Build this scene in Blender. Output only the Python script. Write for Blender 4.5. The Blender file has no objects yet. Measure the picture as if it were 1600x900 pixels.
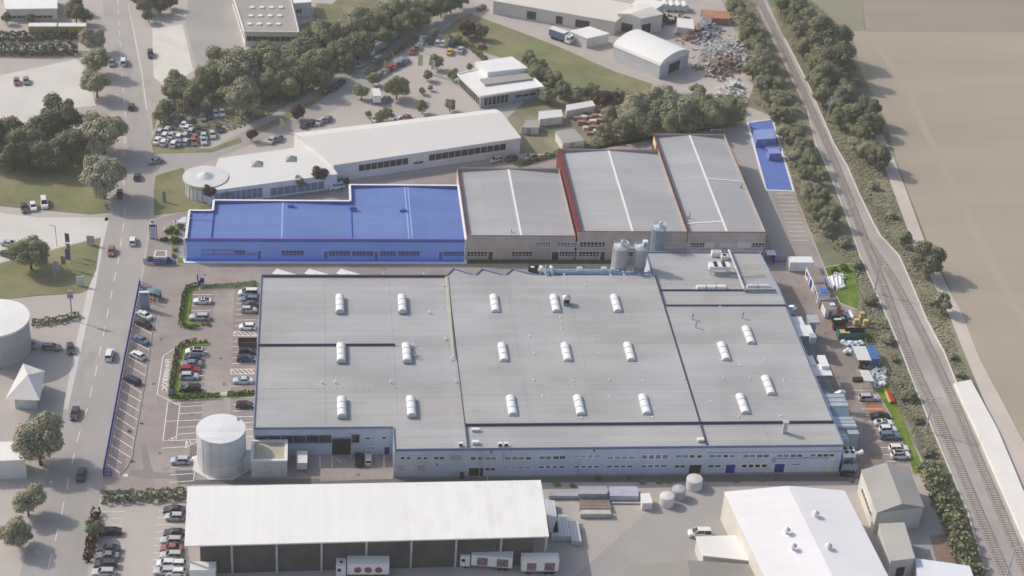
import bpy, math, random
import numpy as np
from mathutils import Vector, Matrix
random.seed(7); rng=np.random.default_rng(7)
sc=bpy.context.scene; COL=sc.collection
PI=math.pi
# ------------------------------------------------------------------ camera solve (vanishing points of the site grid)
F=2703.; CX,CY=800.,450.
def _d(u,v):
    a=np.array([u-CX,-(v-CY),-F]); return a/np.linalg.norm(a)
_X=_d(24700,460); _Y=_d(494,-1294); _Z=np.cross(_X,_Y); _Z/=np.linalg.norm(_Z); _Y=np.cross(_Z,_X)
RM=np.array([_X,_Y,_Z])
def ray(px,py): return RM@np.array([(px-CX)/F,-(py-CY)/F,-1.])
CAM=-ray(615,745)*372
def G(px,py,z=0.0):                     # photo pixel -> point on the horizontal plane z
    r=ray(px,py); t=(z-CAM[2])/r[2]; p=CAM+r*t; return Vector((p[0],p[1],z))
def PY(px,py,Y):                        # photo pixel -> point on the vertical plane y=Y
    r=ray(px,py); t=(Y-CAM[1])/r[1]; p=CAM+r*t; return Vector((p[0],Y,p[2]))
def PX(px,py,X):
    r=ray(px,py); t=(X-CAM[0])/r[0]; p=CAM+r*t; return Vector((X,p[1],p[2]))
def ppm(px,py,z=0):                     # pixels of the photo per metre there
    p=G(px,py,z); v=RM.T@(np.array(p)-CAM); return F/-v[2]
# ------------------------------------------------------------------ materials
MATS={}
def mat(name,col,rough=.8,var=.12,scale=.3,metal=0,stretch=(1,1,1),lines=None,tint=None,fine=0,spec=.3,stain=None,detail=4):
    """procedural material: base colour varied by noise; lines=(axis,period,width,dark)"""
    if name in MATS: return MATS[name]
    m=bpy.data.materials.new(name); m.use_nodes=True; nt=m.node_tree; N=nt.nodes; L=nt.links
    b=N['Principled BSDF']; b.inputs['Roughness'].default_value=rough; b.inputs['Metallic'].default_value=metal
    b.inputs['Specular IOR Level'].default_value=spec
    geo=N.new('ShaderNodeNewGeometry'); mp=N.new('ShaderNodeMapping'); mp.inputs['Scale'].default_value=stretch
    L.new(geo.outputs['Position'],mp.inputs['Vector'])
    def noise(s,d=detail):
        n=N.new('ShaderNodeTexNoise'); n.inputs['Scale'].default_value=s; n.inputs['Detail'].default_value=d; n.inputs['Roughness'].default_value=.6
        L.new(mp.outputs[0],n.inputs['Vector']); return n
    def rampmul(src,lo,hi,a=.35,c=.65):
        r=N.new('ShaderNodeMapRange'); r.inputs['From Min'].default_value=a; r.inputs['From Max'].default_value=c
        r.inputs['To Min'].default_value=lo; r.inputs['To Max'].default_value=hi; L.new(src,r.inputs['Value']); return r.outputs[0]
    def mul(a,bv):
        v=N.new('ShaderNodeVectorMath'); v.operation='MULTIPLY'
        if hasattr(a,'links'): L.new(a,v.inputs[0])
        else: v.inputs[0].default_value=a
        cb=N.new('ShaderNodeCombineXYZ')
        for i in range(3): L.new(bv,cb.inputs[i])
        L.new(cb.outputs[0],v.inputs[1]); return v.outputs[0]
    cur=None
    if tint:
        n=noise(tint[1],3); mx=N.new('ShaderNodeMix'); mx.data_type='RGBA'
        mx.inputs[6].default_value=(*col,1); mx.inputs[7].default_value=(*tint[0],1)
        L.new(rampmul(n.outputs[0],0,1,.42,.62),mx.inputs[0]); cur=mx.outputs[2]
    if cur is None:
        rg=N.new('ShaderNodeRGB'); rg.outputs[0].default_value=(*col,1); cur=rg.outputs[0]
    if var: cur=mul(cur,rampmul(noise(scale).outputs[0],1-var,1+var))
    if fine: 
        n=N.new('ShaderNodeTexNoise'); n.inputs['Scale'].default_value=4; n.inputs['Detail'].default_value=3; L.new(geo.outputs['Position'],n.inputs['Vector'])
        cur=mul(cur,rampmul(n.outputs[0],1-fine,1+fine))
    if lines:
        sp=N.new('ShaderNodeSeparateXYZ'); L.new(geo.outputs['Position'],sp.inputs[0])
        for (ax,per,w,dk) in lines:
            d=N.new('ShaderNodeMath'); d.operation='DIVIDE'; L.new(sp.outputs[ax],d.inputs[0]); d.inputs[1].default_value=per
            f=N.new('ShaderNodeMath'); f.operation='FRACT'; L.new(d.outputs[0],f.inputs[0])
            g=N.new('ShaderNodeMath'); g.operation='LESS_THAN'; L.new(f.outputs[0],g.inputs[0]); g.inputs[1].default_value=w/per
            cur=mul(cur,rampmul(g.outputs[0],1,1-dk,0,1))
            # per-strip tone
            fl=N.new('ShaderNodeMath'); fl.operation='FLOOR'; L.new(d.outputs[0],fl.inputs[0])
            wn=N.new('ShaderNodeTexWhiteNoise'); wn.noise_dimensions='1D'; L.new(fl.outputs[0],wn.inputs['W'])
            cur=mul(cur,rampmul(wn.outputs[0],1-dk*.25,1+dk*.25,0,1))
    if stain:
        sc_,sz_,a_,b_,am_=stain; n=noise(sz_*2,6); n2=noise(sz_*.25,2); mx=N.new('ShaderNodeMix'); mx.data_type='RGBA'
        m_=N.new('ShaderNodeMath'); m_.operation='MULTIPLY'; L.new(rampmul(n.outputs[0],0,am_,a_-.08,b_),m_.inputs[0]); L.new(rampmul(n2.outputs[0],0,1,.45,.6),m_.inputs[1])
        L.new(m_.outputs[0],mx.inputs[0]); L.new(cur,mx.inputs[6]); mx.inputs[7].default_value=(*sc_,1); cur=mx.outputs[2]
    L.new(cur,b.inputs['Base Color'])
    MATS[name]=m; return m
def srgb(r,g,b,k=1.0):
    f=lambda c:(c/255/12.92 if c<=10 else ((c/255+.055)/1.055)**2.4)*k
    return (f(r),f(g),f(b))
# ------------------------------------------------------------------ mesh building
class MB:
    def __init__(s): s.v=[]; s.f=[]
    def add(s,vs,fs):
        o=len(s.v); s.v+= [tuple(v) for v in vs]; s.f+=[tuple(i+o for i in f) for f in fs]; return s
    def box(s,x0,x1,y0,y1,z0,z1):
        return s.add([(x0,y0,z0),(x1,y0,z0),(x1,y1,z0),(x0,y1,z0),(x0,y0,z1),(x1,y0,z1),(x1,y1,z1),(x0,y1,z1)],
            [(0,3,2,1),(4,5,6,7),(0,1,5,4),(1,2,6,5),(2,3,7,6),(3,0,4,7)])
    def prism(s,pts,z0,z1,bottom=True):     # pts xy ; z0,z1 numbers or lists
        n=len(pts); a=sum(pts[i][0]*pts[(i+1)%n][1]-pts[(i+1)%n][0]*pts[i][1] for i in range(n))
        if a<0: pts=pts[::-1]
        vs=[(p[0],p[1],z0) for p in pts]+[(p[0],p[1],z1) for p in pts]
        fs=[tuple(range(n,2*n))]+[(i,(i+1)%n,(i+1)%n+n,i+n) for i in range(n)]
        if bottom: fs.append(tuple(range(n-1,-1,-1)))
        return s.add(vs,fs)
    def sheet(s,pts,z):
        n=len(pts); a=sum(pts[i][0]*pts[(i+1)%n][1]-pts[(i+1)%n][0]*pts[i][1] for i in range(n))
        if a<0: pts=pts[::-1]
        return s.add([(p[0],p[1],z) for p in pts],[tuple(range(n))])
    def beam(s,a,b,w,h=None):               # box along a->b
        h=h or w; a=Vector(a); b=Vector(b); d=(b-a)
        if d.length<1e-6: return s
        d.normalize(); up=Vector((0,0,1)) if abs(d.z)<.95 else Vector((1,0,0))
        r=d.cross(up).normalized(); u=r.cross(d)
        vs=[p+r*(i*w/2)+u*(j*h/2) for p in (a,b) for i,j in ((-1,-1),(1,-1),(1,1),(-1,1))]
        return s.add(vs,[(0,3,2,1),(4,5,6,7),(0,1,5,4),(1,2,6,5),(2,3,7,6),(3,0,4,7)])
    def tube(s,path,r,n=8,cap=True):
        path=[Vector(p) for p in path]; k=len(path); vs=[]
        for i,p in enumerate(path):
            d=(path[min(i+1,k-1)]-path[max(i-1,0)]).normalized()
            up=Vector((0,0,1)) if abs(d.z)<.95 else Vector((1,0,0))
            a=d.cross(up).normalized(); b=a.cross(d); rr=r[i] if isinstance(r,(list,tuple)) else r
            vs+=[p+a*(rr*math.cos(2*PI*j/n))+b*(rr*math.sin(2*PI*j/n)) for j in range(n)]
        fs=[(i*n+j,i*n+(j+1)%n,(i+1)*n+(j+1)%n,(i+1)*n+j) for i in range(k-1) for j in range(n)]
        if cap: fs+=[tuple(range(n-1,-1,-1)),tuple((k-1)*n+j for j in range(n))]
        return s.add(vs,fs)
    def lathe(s,cx,cy,prof,n=32):           # prof [(r,z)...]
        vs=[];fs=[]
        for r,z in prof: vs+=[(cx+r*math.cos(2*PI*j/n),cy+r*math.sin(2*PI*j/n),z) for j in range(n)]
        k=len(prof)
        fs=[(i*n+j,i*n+(j+1)%n,(i+1)*n+(j+1)%n,(i+1)*n+j) for i in range(k-1) for j in range(n)]
        if prof[0][0]>.01: fs.append(tuple(range(n-1,-1,-1)))
        if prof[-1][0]>.01: fs.append(tuple((k-1)*n+j for j in range(n)))
        return s.add(vs,fs)
    def ring(s,pts,w,z0,z1):                # closed outline wall strip of width w (inward), convex-ish
        n=len(pts)
        for i in range(n):
            a=Vector(pts[i][:2]).to_3d(); b=Vector(pts[(i+1)%n][:2]).to_3d()
            s.beam((a.x,a.y,(z0+z1)/2),(b.x,b.y,(z0+z1)/2),w,z1-z0)
        return s
    def mesh(s,name,m,off=(0,0,0),smooth=False):
        me=bpy.data.meshes.new(name); ox,oy,oz=off
        me.from_pydata([(x-ox,y-oy,z-oz) for x,y,z in s.v],[],s.f)
        if m: me.materials.append(m)
        if smooth:
            me.shade_smooth()
            try: me.set_sharp_from_angle(angle=math.radians(40))
            except Exception: pass
        me.update(); return me
def link(name,me,parent=None):
    o=bpy.data.objects.new(name,me); COL.objects.link(o)
    if parent: o.parent=parent
    return o
USED={}
def tag(o,label,cat,group=None,kind=None):
    if label: o['label']=label
    if cat: o['category']=cat
    if group: o['group']=group
    if kind: o['kind']=kind
    if label:
        if label in USED and not (group and USED[label]==group): print('DUPLABEL',label)
        USED[label]=group
        n=len(label.split())
        if n<4 or n>16: print('LABELLEN',n,label)
    return o
def thing(name,label,cat,loc=(0,0,0),rz=0,group=None):
    o=bpy.data.objects.new(name,None); COL.objects.link(o); o.location=loc; o.rotation_euler=(0,0,rz); o.empty_display_size=.1
    return tag(o,label,cat,group)
def wloc(o):
    x,y,z=0,0,0
    while o is not None: x+=o.location.x; y+=o.location.y; z+=o.location.z; o=o.parent
    return (x,y,z)
def part(name,mb,m,parent,smooth=False):    # mb in world coordinates (parent unrotated)
    return link(name,mb.mesh(name,m,wloc(parent),smooth),parent)
def lpart(name,mb,m,parent,smooth=False):   # mb in local coordinates
    return link(name,mb.mesh(name,m,(0,0,0),smooth),parent)
def single(name,mb,m,label,cat,group=None,kind=None,smooth=False,org=None):
    if org is None:
        a=np.array(mb.v); org=(float(a[:,0].mean()),float(a[:,1].mean()),float(a[:,2].min()))
    o=link(name,mb.mesh(name,m,org,smooth)); o.location=org
    return tag(o,label,cat,group,kind)
def struct(name,pts,z,m,kind='structure'):
    o=link(name,MB().sheet(pts,z).mesh(name,m)); o['kind']=kind; return o
def gp(px): return [G(*p).to_2d() for p in px]
# ------------------------------------------------------------------ palette
K=dict(
 asph=mat('road_asphalt',(.355,.335,.325),.85,.07,.05,stretch=(1,.3,1),fine=.05,tint=((.41,.39,.375),.03),stain=((.24,.22,.21),.12,.56,.70,.45)),
 pave=mat('pale_pavement',(.48,.44,.41),.9,.08,.04,fine=.06,tint=((.42,.385,.36),.02),stain=((.32,.29,.27),.08,.55,.70,.5)),
 pave2=mat('grey_pavement',(.36,.345,.335),.9,.08,.05,fine=.05),
 conc=mat('light_concrete',(.62,.60,.57),.9,.06,.08,fine=.04),
 site=mat('yard_paving',(.315,.275,.26),.9,.12,.06,fine=.10,tint=((.37,.33,.31),.05),lines=[(0,.9,.06,.08),(1,.9,.06,.08)],stain=((.17,.15,.14),.22,.56,.70,.5)),
 site2=mat('stall_paving',(.27,.23,.222),.9,.10,.12,fine=.10),
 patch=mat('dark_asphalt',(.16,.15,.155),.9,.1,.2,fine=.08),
 red=mat('orange_paving',(.40,.17,.085),.9,.2,.5,fine=.1),
 brownpave=mat('brown_paving',(.31,.25,.22),.9,.14,.12,fine=.10,tint=((.29,.26,.245),.1),stain=((.14,.12,.11),.3,.55,.70,.5)),
 line=mat('line_paint',(.82,.82,.80),.7,.08,1.0),
 field=mat('dry_field',(.40,.345,.275),.95,.06,.02,stretch=(.5,2.2,1),tint=((.365,.33,.26),.012),fine=.05,stain=((.31,.29,.20),.03,.5,.70,.45)),
 field2=mat('ploughed_field',(.32,.27,.235),.95,.06,.02,stretch=(.3,2,1),tint=((.33,.28,.24),.02)),
 field3=mat('green_field',(.28,.27,.19),.95,.06,.03,stretch=(.3,2,1)),
 grass=mat('pale_grass',(.185,.20,.095),.95,.18,.08,fine=.15,tint=((.25,.235,.13),.05)),
 rough=mat('rough_grass',(.19,.19,.115),.95,.2,.1,fine=.18,tint=((.26,.24,.165),.06)),
 lawn=mat('bright_lawn',(.105,.185,.014),.95,.22,.2,fine=.2,tint=((.17,.23,.035),.3)),
 lawnd=mat('green_verge',(.07,.10,.025),.95,.2,.2,fine=.2),
 gravel=mat('rail_ballast',(.40,.365,.34),.95,.1,.06,fine=.12,tint=((.44,.41,.385),.03)),
 dirt=mat('dirt_track',(.55,.49,.44),.95,.08,.06,fine=.05),
 plat=mat('platform_slab',(.78,.76,.72),.85,.04,.1),
 roof=mat('metal_roof',(.415,.425,.44),.6,.10,.10,stretch=(.35,1,1),fine=.07,lines=[(1,1.02,.13,.15),(0,6.2,.05,.10)],tint=((.385,.385,.385),.07),stain=((.34,.29,.23),.16,.6,.74,.30),spec=.2),
 roofB=mat('blue_roof',(.125,.205,.49),.6,.07,.10,stretch=(.35,1,1),fine=.03,lines=[(1,1.2,.14,.16),(0,6,.1,.14)],spec=.2,tint=((.14,.215,.475),.05)),
 roofH=mat('hall_roof',(.40,.41,.435),.6,.08,.08,stretch=(.3,1,1),fine=.06,lines=[(1,1.1,.12,.13),(0,7,.06,.10)],tint=((.375,.38,.39),.05),spec=.2),
 clad=mat('silver_cladding',(.56,.64,.77),.55,.05,.2,lines=[(2,.62,.05,.10),(0,1.5,.04,.05)],spec=.3),
 cladw=mat('white_cladding',(.70,.71,.73),.5,.04,.3,lines=[(0,.6,.05,.10)]),
 trim=mat('blue_trim',(.20,.26,.42),.5,.05,.5),
 navy=mat('navy_flashing',(.055,.07,.13),.5,.1,.5),
 door=mat('blue_door',(.025,.03,.30),.5,.05,.5),
 fence=mat('blue_paint',(.035,.04,.42),.5,.08,.5),
 beige=mat('beige_brick',(.60,.495,.43),.85,.08,.3,fine=.08,lines=[(2,.5,.05,.06)]),
 blueW=mat('blue_wall',(.29,.48,.97),.7,.05,.3,lines=[(2,.5,.05,.06)]),
 blueG=mat('blue_ground',(.10,.27,.80),.85,.08,.15,fine=.06),
 blueL=mat('blue_lot',(.11,.185,.49),.85,.08,.1,fine=.05),
 blueD=mat('dark_blue_steel',(.10,.17,.55),.6,.08,.3), blueP=mat('pale_blue_steel',(.32,.42,.74),.6,.06,.3),
 white=mat('white_paint',(.80,.80,.80),.5,.03,.3), whitew=mat('white_wall',(.74,.73,.71),.7,.04,.3),
 whiter=mat('white_roof',(.81,.81,.805),.6,.03,.08,stretch=(1,.4,1),lines=[(0,1.0,.1,.06)],stain=((.62,.60,.56),.2,.52,.70,.35)),
 greyr=mat('pale_grey_roof',(.66,.655,.65),.7,.04,.08), greyr2=mat('mid_grey_roof',(.36,.35,.33),.8,.08,.1),
 greyr3=mat('brown_grey_roof',(.30,.285,.26),.8,.06,.1,lines=[(0,1.2,.1,.06)]), creamw=mat('cream_wall',(.62,.60,.56),.8,.05,.2),
 redt=mat('red_trim',(.165,.03,.038),.6,.06,.4), glass=mat('dark_glass',(.02,.025,.03),.15,.3,.6,spec=.6),
 glassL=mat('blind_glass',(.20,.235,.31),.4,.1,.8), glassB=mat('blue_glass',(.04,.08,.26),.2,.2,.8,spec=.6),
 steel=mat('galvanised_steel',(.50,.56,.60),.45,.12,.5,metal=.25), steelb=mat('blue_grey_steel',(.27,.36,.46),.4,.1,.5,metal=.3),
 duct=mat('duct_steel',(.50,.57,.62),.4,.1,.4,metal=.3,lines=[(1,1.5,.07,.3)]),
 tank=mat('tank_cladding',(.66,.685,.70),.5,.03,.3,lines=[(2,3.1,.06,.25)]), tankr=mat('tank_roof',(.72,.73,.75),.6,.03,.2,lines=[(1,.9,.07,.15)]),
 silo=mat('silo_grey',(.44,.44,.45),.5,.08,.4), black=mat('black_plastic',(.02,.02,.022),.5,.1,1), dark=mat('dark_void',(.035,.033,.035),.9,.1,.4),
 rust=mat('rusty_brown',(.10,.045,.035),.8,.25,.8), green=mat('green_steel',(.02,.17,.13),.6,.1,.6), dkgreen=mat('dark_green_steel',(.015,.04,.04),.6,.1,.6),
 yellow=mat('yellow_boards',(.62,.45,.18),.8,.1,.8), bag=mat('pale_plastic',(.62,.64,.67),.5,.12,1.2), bagb=mat('blue_white_plastic',(.55,.62,.80),.5,.12,1.2),
 bluec=mat('container_blue',(.06,.16,.36),.6,.15,.5,lines=[(0,.5,.1,.1)]), gravr=mat('gravel_roof',(.47,.43,.35),.95,.12,1.5,fine=.15),
 brownr=mat('brown_flat_roof',(.27,.225,.20),.9,.1,.5), redp=mat('red_paint',(.50,.03,.03),.5,.1,1), orange=mat('orange_paint',(.70,.20,.06),.5,.1,1),
 teal=mat('teal_roof',(.12,.24,.27),.6,.1,.6), trunk=mat('bark',(.10,.08,.065),.9,.2,2), yelp=mat('pale_yellow',(.62,.56,.28),.7,.05,.5),
 tyre=mat('tyre_rubber',(.02,.02,.02),.8,.1,2), rim=mat('wheel_alloy',(.45,.45,.46),.4,.05,1,metal=.5), light=mat('lamp_lens',(.75,.76,.78),.2,.02,1), tail=mat('tail_lens',(.35,.02,.02),.3,.02,1),
 carglass=mat('car_glass',(.018,.022,.028),.08,.2,.8,spec=.8), wood=mat('weathered_wood',(.24,.20,.17),.9,.15,.8), sleeper=mat('concrete_sleeper',(.42,.385,.36),.9,.1,.5), railm=mat('rusty_rail',(.35,.29,.26),.6,.1,.5),
)
LEAF=dict(  # outer greens (olive to tuft) are paled: milky haze put into the colour
 olive=mat('leaf_olive',(.34,.335,.225),.8,.15,.35,tint=((.33,.325,.22),.25),spec=.1),
 mid=mat('leaf_mid',(.205,.225,.125),.8,.17,.35,tint=((.25,.26,.155),.2),spec=.1),
 dark=mat('leaf_dark',(.15,.16,.10),.8,.18,.3,tint=((.19,.195,.13),.2),spec=.1),
 pale=mat('leaf_grey',(.265,.275,.18),.8,.15,.3,tint=((.31,.31,.215),.2),spec=.1),
 tuft=mat('grass_tuft',(.235,.235,.155),.9,.2,.12,tint=((.27,.255,.18),.08),spec=.1),
 wine=mat('leaf_wine',(.10,.05,.05),.8,.25,.6,spec=.1),
 vivid=mat('leaf_vivid',(.10,.18,.03),.8,.25,.8,spec=.1),
 hedge=mat('leaf_hedge',(.05,.09,.02),.8,.3,.9,tint=((.09,.15,.03),.8),spec=.1),
 rust=mat('leaf_rust',(.26,.15,.03),.8,.2,.8,spec=.1), sage=mat('leaf_sage',(.10,.19,.11),.8,.2,.8,spec=.1),
)
# ------------------------------------------------------------------ foliage
def leaves(n,lobes,size,surf=.75):
    """n quads spread in the shells of ellipsoid lobes [(cx,cy,cz,rx,ry,rz)]"""
    lob=np.array(lobes,float); w=(lob[:,3]*lob[:,4]+lob[:,4]*lob[:,5]); w/=w.sum()
    k=rng.choice(len(lob),n,p=w); d=rng.normal(size=(n,3)); d/=np.linalg.norm(d,axis=1)[:,None]
    rad=surf+(1.06-surf)*rng.random(n)**.7; rad*=1+.11*rng.normal(size=n)
    p=lob[k,:3]+d*lob[k,3:6]*rad[:,None]
    nrm=d+rng.normal(size=(n,3))*.22+np.array([-.12,.05,.25]); nrm/=np.linalg.norm(nrm,axis=1)[:,None]
    t=np.cross(nrm,rng.normal(size=(n,3))); t/=np.linalg.norm(t,axis=1)[:,None]; b=np.cross(nrm,t)
    s=size*(.6+.8*rng.random(n))[:,None]
    q=np.stack([p-t*s*.5-b*s*.35,p+t*s*.5-b*s*.3,p+t*s*.35+b*s*.4,p-t*s*.4+b*s*.35],1)
    return q.reshape(-1,3)
def leafmesh(name,verts,m):
    n=len(verts)//4; me=bpy.data.meshes.new(name); me.vertices.add(len(verts)); me.vertices.foreach_set('co',verts.ravel().astype(np.float32))
    me.loops.add(n*4); me.loops.foreach_set('vertex_index',np.arange(n*4,dtype=np.int32)); me.polygons.add(n)
    me.polygons.foreach_set('loop_start',np.arange(0,n*4,4,dtype=np.int32)); me.polygons.foreach_set('loop_total',np.full(n,4,dtype=np.int32))
    me.materials.append(m); me.update(calc_edges=True); me.validate(); return me
TREEG={}
def treegeo(shape,var):
    key=(shape,var)
    if key in TREEG: return TREEG[key]
    rr=np.random.default_rng(hash(key)%1000 if False else (var*13+len(shape)*7))
    lob=[(0,0,0,.62,.62,.68)]
    nl=17 if shape!='column' else 9
    for i in range(nl):
        a=rr.random()*2*PI; e=rr.uniform(-.5,1.0); c=math.cos(e)
        R=rr.uniform(.20,.42); D=rr.uniform(.5,.78)
        if shape=='column': lob.append((.35*math.cos(a)*c,.35*math.sin(a)*c,rr.uniform(-.9,.9),R*.9,R*.9,R*1.2))
        else: lob.append((D*math.cos(a)*c,D*math.sin(a)*c,D*math.sin(e)*(1.0),R,R,R*.85))
    n={'big':8000,'small':2200,'column':1900}[shape]; sz={'big':.082,'small':.145,'column':.14}[shape]
    v=leaves(n,lob,sz,.72); TREEG[key]=v; return v
TREEM={}
def tree(px,py,rp,leaf='mid',label='',group=None,shape=None,cat='tree',squash=1.0,low=False,name=None,trunk=.16):
    """crown centre pixel, crown radius in photo pixels"""
    s=ppm(px,py,4); r=rp/s
    shape=shape or ('big' if r>3.0 else 'small')
    zc=r*squash*(.78 if low else .95+trunk)
    if shape=='column': zc=r*1.6
    p=G(px,py,zc); var=random.randrange(5)
    key=(shape,var,leaf)
    if key not in TREEM: TREEM[key]=leafmesh('crown_'+leaf,treegeo(shape,var),LEAF[leaf])
    root=thing(name or ('shrub' if low else 'tree'),label,cat,(p.x,p.y,0),random.uniform(0,6),group)
    c=link('crown',TREEM[key],root); c.location=(0,0,zc); c.scale=(r*random.uniform(.88,1.1),r*random.uniform(.88,1.1),r*squash*random.uniform(.88,1.12))
    tb=MB(); tr=max(.1,r*.07); tb.tube([(0,0,0),(tr*.4,0,zc*.5),(0,tr*.3,zc+r*.3)],[tr,tr*.75,tr*.3],7)
    if not low:
        for k in range(5):
            a=k*1.256+.3; tb.tube([(0,0,zc*.6),(math.cos(a)*r*.45,math.sin(a)*r*.45,zc+r*.15*(k%2))],[tr*.45,tr*.15],5)
    lpart('trunk' if not low else 'stem',tb,K['trunk'],root)
    return root
def bush(px,py,rp,leaf,label,group=None,squash=.8,name='bush',cat='bush'):
    return tree(px,py,rp,leaf,label,group,'small',cat,squash,True,name)
def scatter_stuff(name,polys,dens,hmin,hmax,size,m,z=0):
    vs=[]
    for poly in polys:
        P=np.array([tuple(p) for p in poly]); x0,y0=P.min(0); x1,y1=P.max(0); n=int((x1-x0)*(y1-y0)*dens)
        q=rng.random((n,2))*[x1-x0,y1-y0]+[x0,y0]; inside=np.zeros(n,bool); j=len(P)-1
        for i in range(len(P)):
            c=((P[i,1]>q[:,1])!=(P[j,1]>q[:,1]))&(q[:,0]<(P[j,0]-P[i,0])*(q[:,1]-P[i,1])/(P[j,1]-P[i,1]+1e-9)+P[i,0]); inside^=c; j=i
        q=q[inside]; n=len(q)
        if not n: continue
        hh=(np.sin(q[:,0]*.31+1)*np.sin(q[:,1]*.23+.5)*.5+.5)*(np.sin(q[:,0]*.9)*np.sin(q[:,1]*.8+2)*.3+.7)
        pz=z+hmin+(hmax-hmin)*hh*rng.random(n)**.6; p=np.column_stack([q,pz])
        nr=rng.normal(size=(n,3))*.28+[-.1,0,1]; nr/=np.linalg.norm(nr,axis=1)[:,None]; t=np.cross(nr,rng.normal(size=(n,3))); t/=np.linalg.norm(t,axis=1)[:,None]; b=np.cross(nr,t)
        s=size*(.6+.8*rng.random(n))[:,None]
        vs.append(np.stack([p-t*s*.5-b*s*.35,p+t*s*.5-b*s*.3,p+t*s*.35+b*s*.4,p-t*s*.4+b*s*.35],1).reshape(-1,3))
    o=link(name,leafmesh(name,np.concatenate(vs),m)); o['kind']='stuff'; return o
# ================================================================== SETTING
S=3000
struct('ground',[(-S,-S),(S,-S),(S,S),(-S,S)],0,K['rough'])
struct('industrial_pavement',gp([(-900,-250),(1120,-250),(1135,0),(1165,60),(1180,130),(1165,165),(1215,185),(1245,310),(1290,420),(1330,520),(1400,640),(1455,745),(1480,830),(1530,960),(1560,1100),(-700,1100)]),.004,K['pave'])
struct('field',gp([(1330,48),(1345,110),(1385,190),(1400,250),(1450,380),(1480,440),(1530,560),(1590,670),(1640,760),(1720,960),(2600,960),(2300,48)]),.008,K['field'])
struct('ploughed_field',gp([(1345,-200),(1345,-60),(1352,50),(2300,50),(2300,-200)]),.012,K['field2'])
struct('green_field',gp([(1235,-60),(1345,-60),(1350,48),(1322,50),(1290,20),(1255,-10)]),.012,K['field3'])
struct('field_track',gp([(1368,75),(1378,75),(1420,130),(1450,200),(1500,300),(1560,420),(1640,560),(1628,562),(1548,425),(1490,305),(1438,200),(1408,132)]),.016,mat('field_track',(.405,.355,.285),.95,.05,.05))
struct('dirt_track',gp([(1340,150),(1356,150),(1375,200),(1398,250),(1448,385),(1477,440),(1505,495),(1530,560),(1590,672),(1640,765),(1720,930),(1690,930),(1600,765),(1558,675),(1510,560),(1485,497),(1456,437),(1428,385),(1378,250),(1358,200)]),.018,K['dirt'])
# rail corridor
RL=[(1140,-80),(1175,0),(1200,50),(1262,175),(1275,225),(1298,275),(1327,350),(1344,400),(1366,450),(1388,500),(1409,550),(1428,600),(1459,675),(1512,800),(1540,900),(1585,1040)]
RR=[(1160,-80),(1198,0),(1226,60),(1262,130),(1303,225),(1325,262),(1341,300),(1365,350),(1375,368),(1405,400),(1427,450),(1448,500),(1475,550),(1495,600),(1524,675),(1600,848),(1640,930),(1690,1040)]
struct('railway_ballast',gp(RL+RR[::-1]),.02,K['gravel'])
def lerp_path(pts,n):
    P=[G(*p) for p in pts]; d=[0]
    for a,b in zip(P,P[1:]): d.append(d[-1]+(b-a).length)
    out=[]
    for i in range(n+1):
        t=d[-1]*i/n
        j=max(k for k in range(len(d)) if d[k]<=t+1e-9); j=min(j,len(P)-2)
        f=(t-d[j])/(d[j+1]-d[j]); out.append(P[j].lerp(P[j+1],f))
    return out
def smooth(P,k=6):
    for _ in range(k): P=[P[0]]+[(P[i-1]+P[i]*2+P[i+1])/4 for i in range(1,len(P)-1)]+[P[-1]]
    return P
def track(pts,label,z=.1):
    P=smooth(lerp_path(pts,110),8); t=thing('railway_track',label,'railway track',(P[0].x,P[0].y,0),0,'railway tracks on the gravel bed')
    rails=[MB(),MB()]; sl=MB(); L=0
    for i in range(len(P)-1):
        a,b=P[i],P[i+1]; d=(b-a).normalized(); n=Vector((-d.y,d.x,0))
        for s in (0,1):
            o=n*(.72*(1 if s else -1)); rails[s].beam((a.x+o.x,a.y+o.y,z+.12),(b.x+o.x,b.y+o.y,z+.12),.12,.16)
        seg=(b-a).length; k=0
        while L<seg:
            c=a+d*L; sl.beam((c.x-n.x*1.25,c.y-n.y*1.25,z-.02),(c.x+n.x*1.25,c.y+n.y*1.25,z-.02),.28,.14); L+=.75
        L-=seg
    part('rail',rails[0],K['railm'],t); part('rail',rails[1],K['railm'],t); so_=part('sleepers',sl,K['sleeper'],t); so_['kind']='stuff'
track([(1150,-80),(1186,0),(1215,60),(1255,145),(1292,225),(1325,305),(1347,365),(1372,425),(1422,562),(1468,658),(1572,900),(1620,1010)],'railway track on the side nearer the factory yard, running the whole length')
track([(1350,372),(1366,395),(1393,432),(1440,520),(1495,637),(1530,722),(1600,885),(1650,1000)],'railway track beside the pale platform, branching off in the middle')
pf=MB().prism(gp([(1490,602),(1516,597),(1558,675),(1600,775),(1690,960),(1640,960),(1600,848),(1524,675)]),0,.75)
single('station_platform',pf,K['plat'],'long pale concrete platform beside the right-hand railway track','platform')
kb=MB()
for a,b in zip(RL[3:],RL[4:]): A,B=G(*a),G(*b); kb.beam((A.x,A.y,.1),(B.x,B.y,.1),.35,.25)
single('cable_trough',kb,K['conc'],'thin pale concrete edge strip along the near side of the railway bed','kerb')
kb=MB()
for a,b in zip(RR[2:13],RR[3:14]): A,B=G(*a),G(*b); kb.beam((A.x,A.y,.1),(B.x,B.y,.1),.35,.25)
single('cable_trough',kb,K['conc'],'thin pale concrete edge strip along the field side of the railway bed','kerb')
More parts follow.
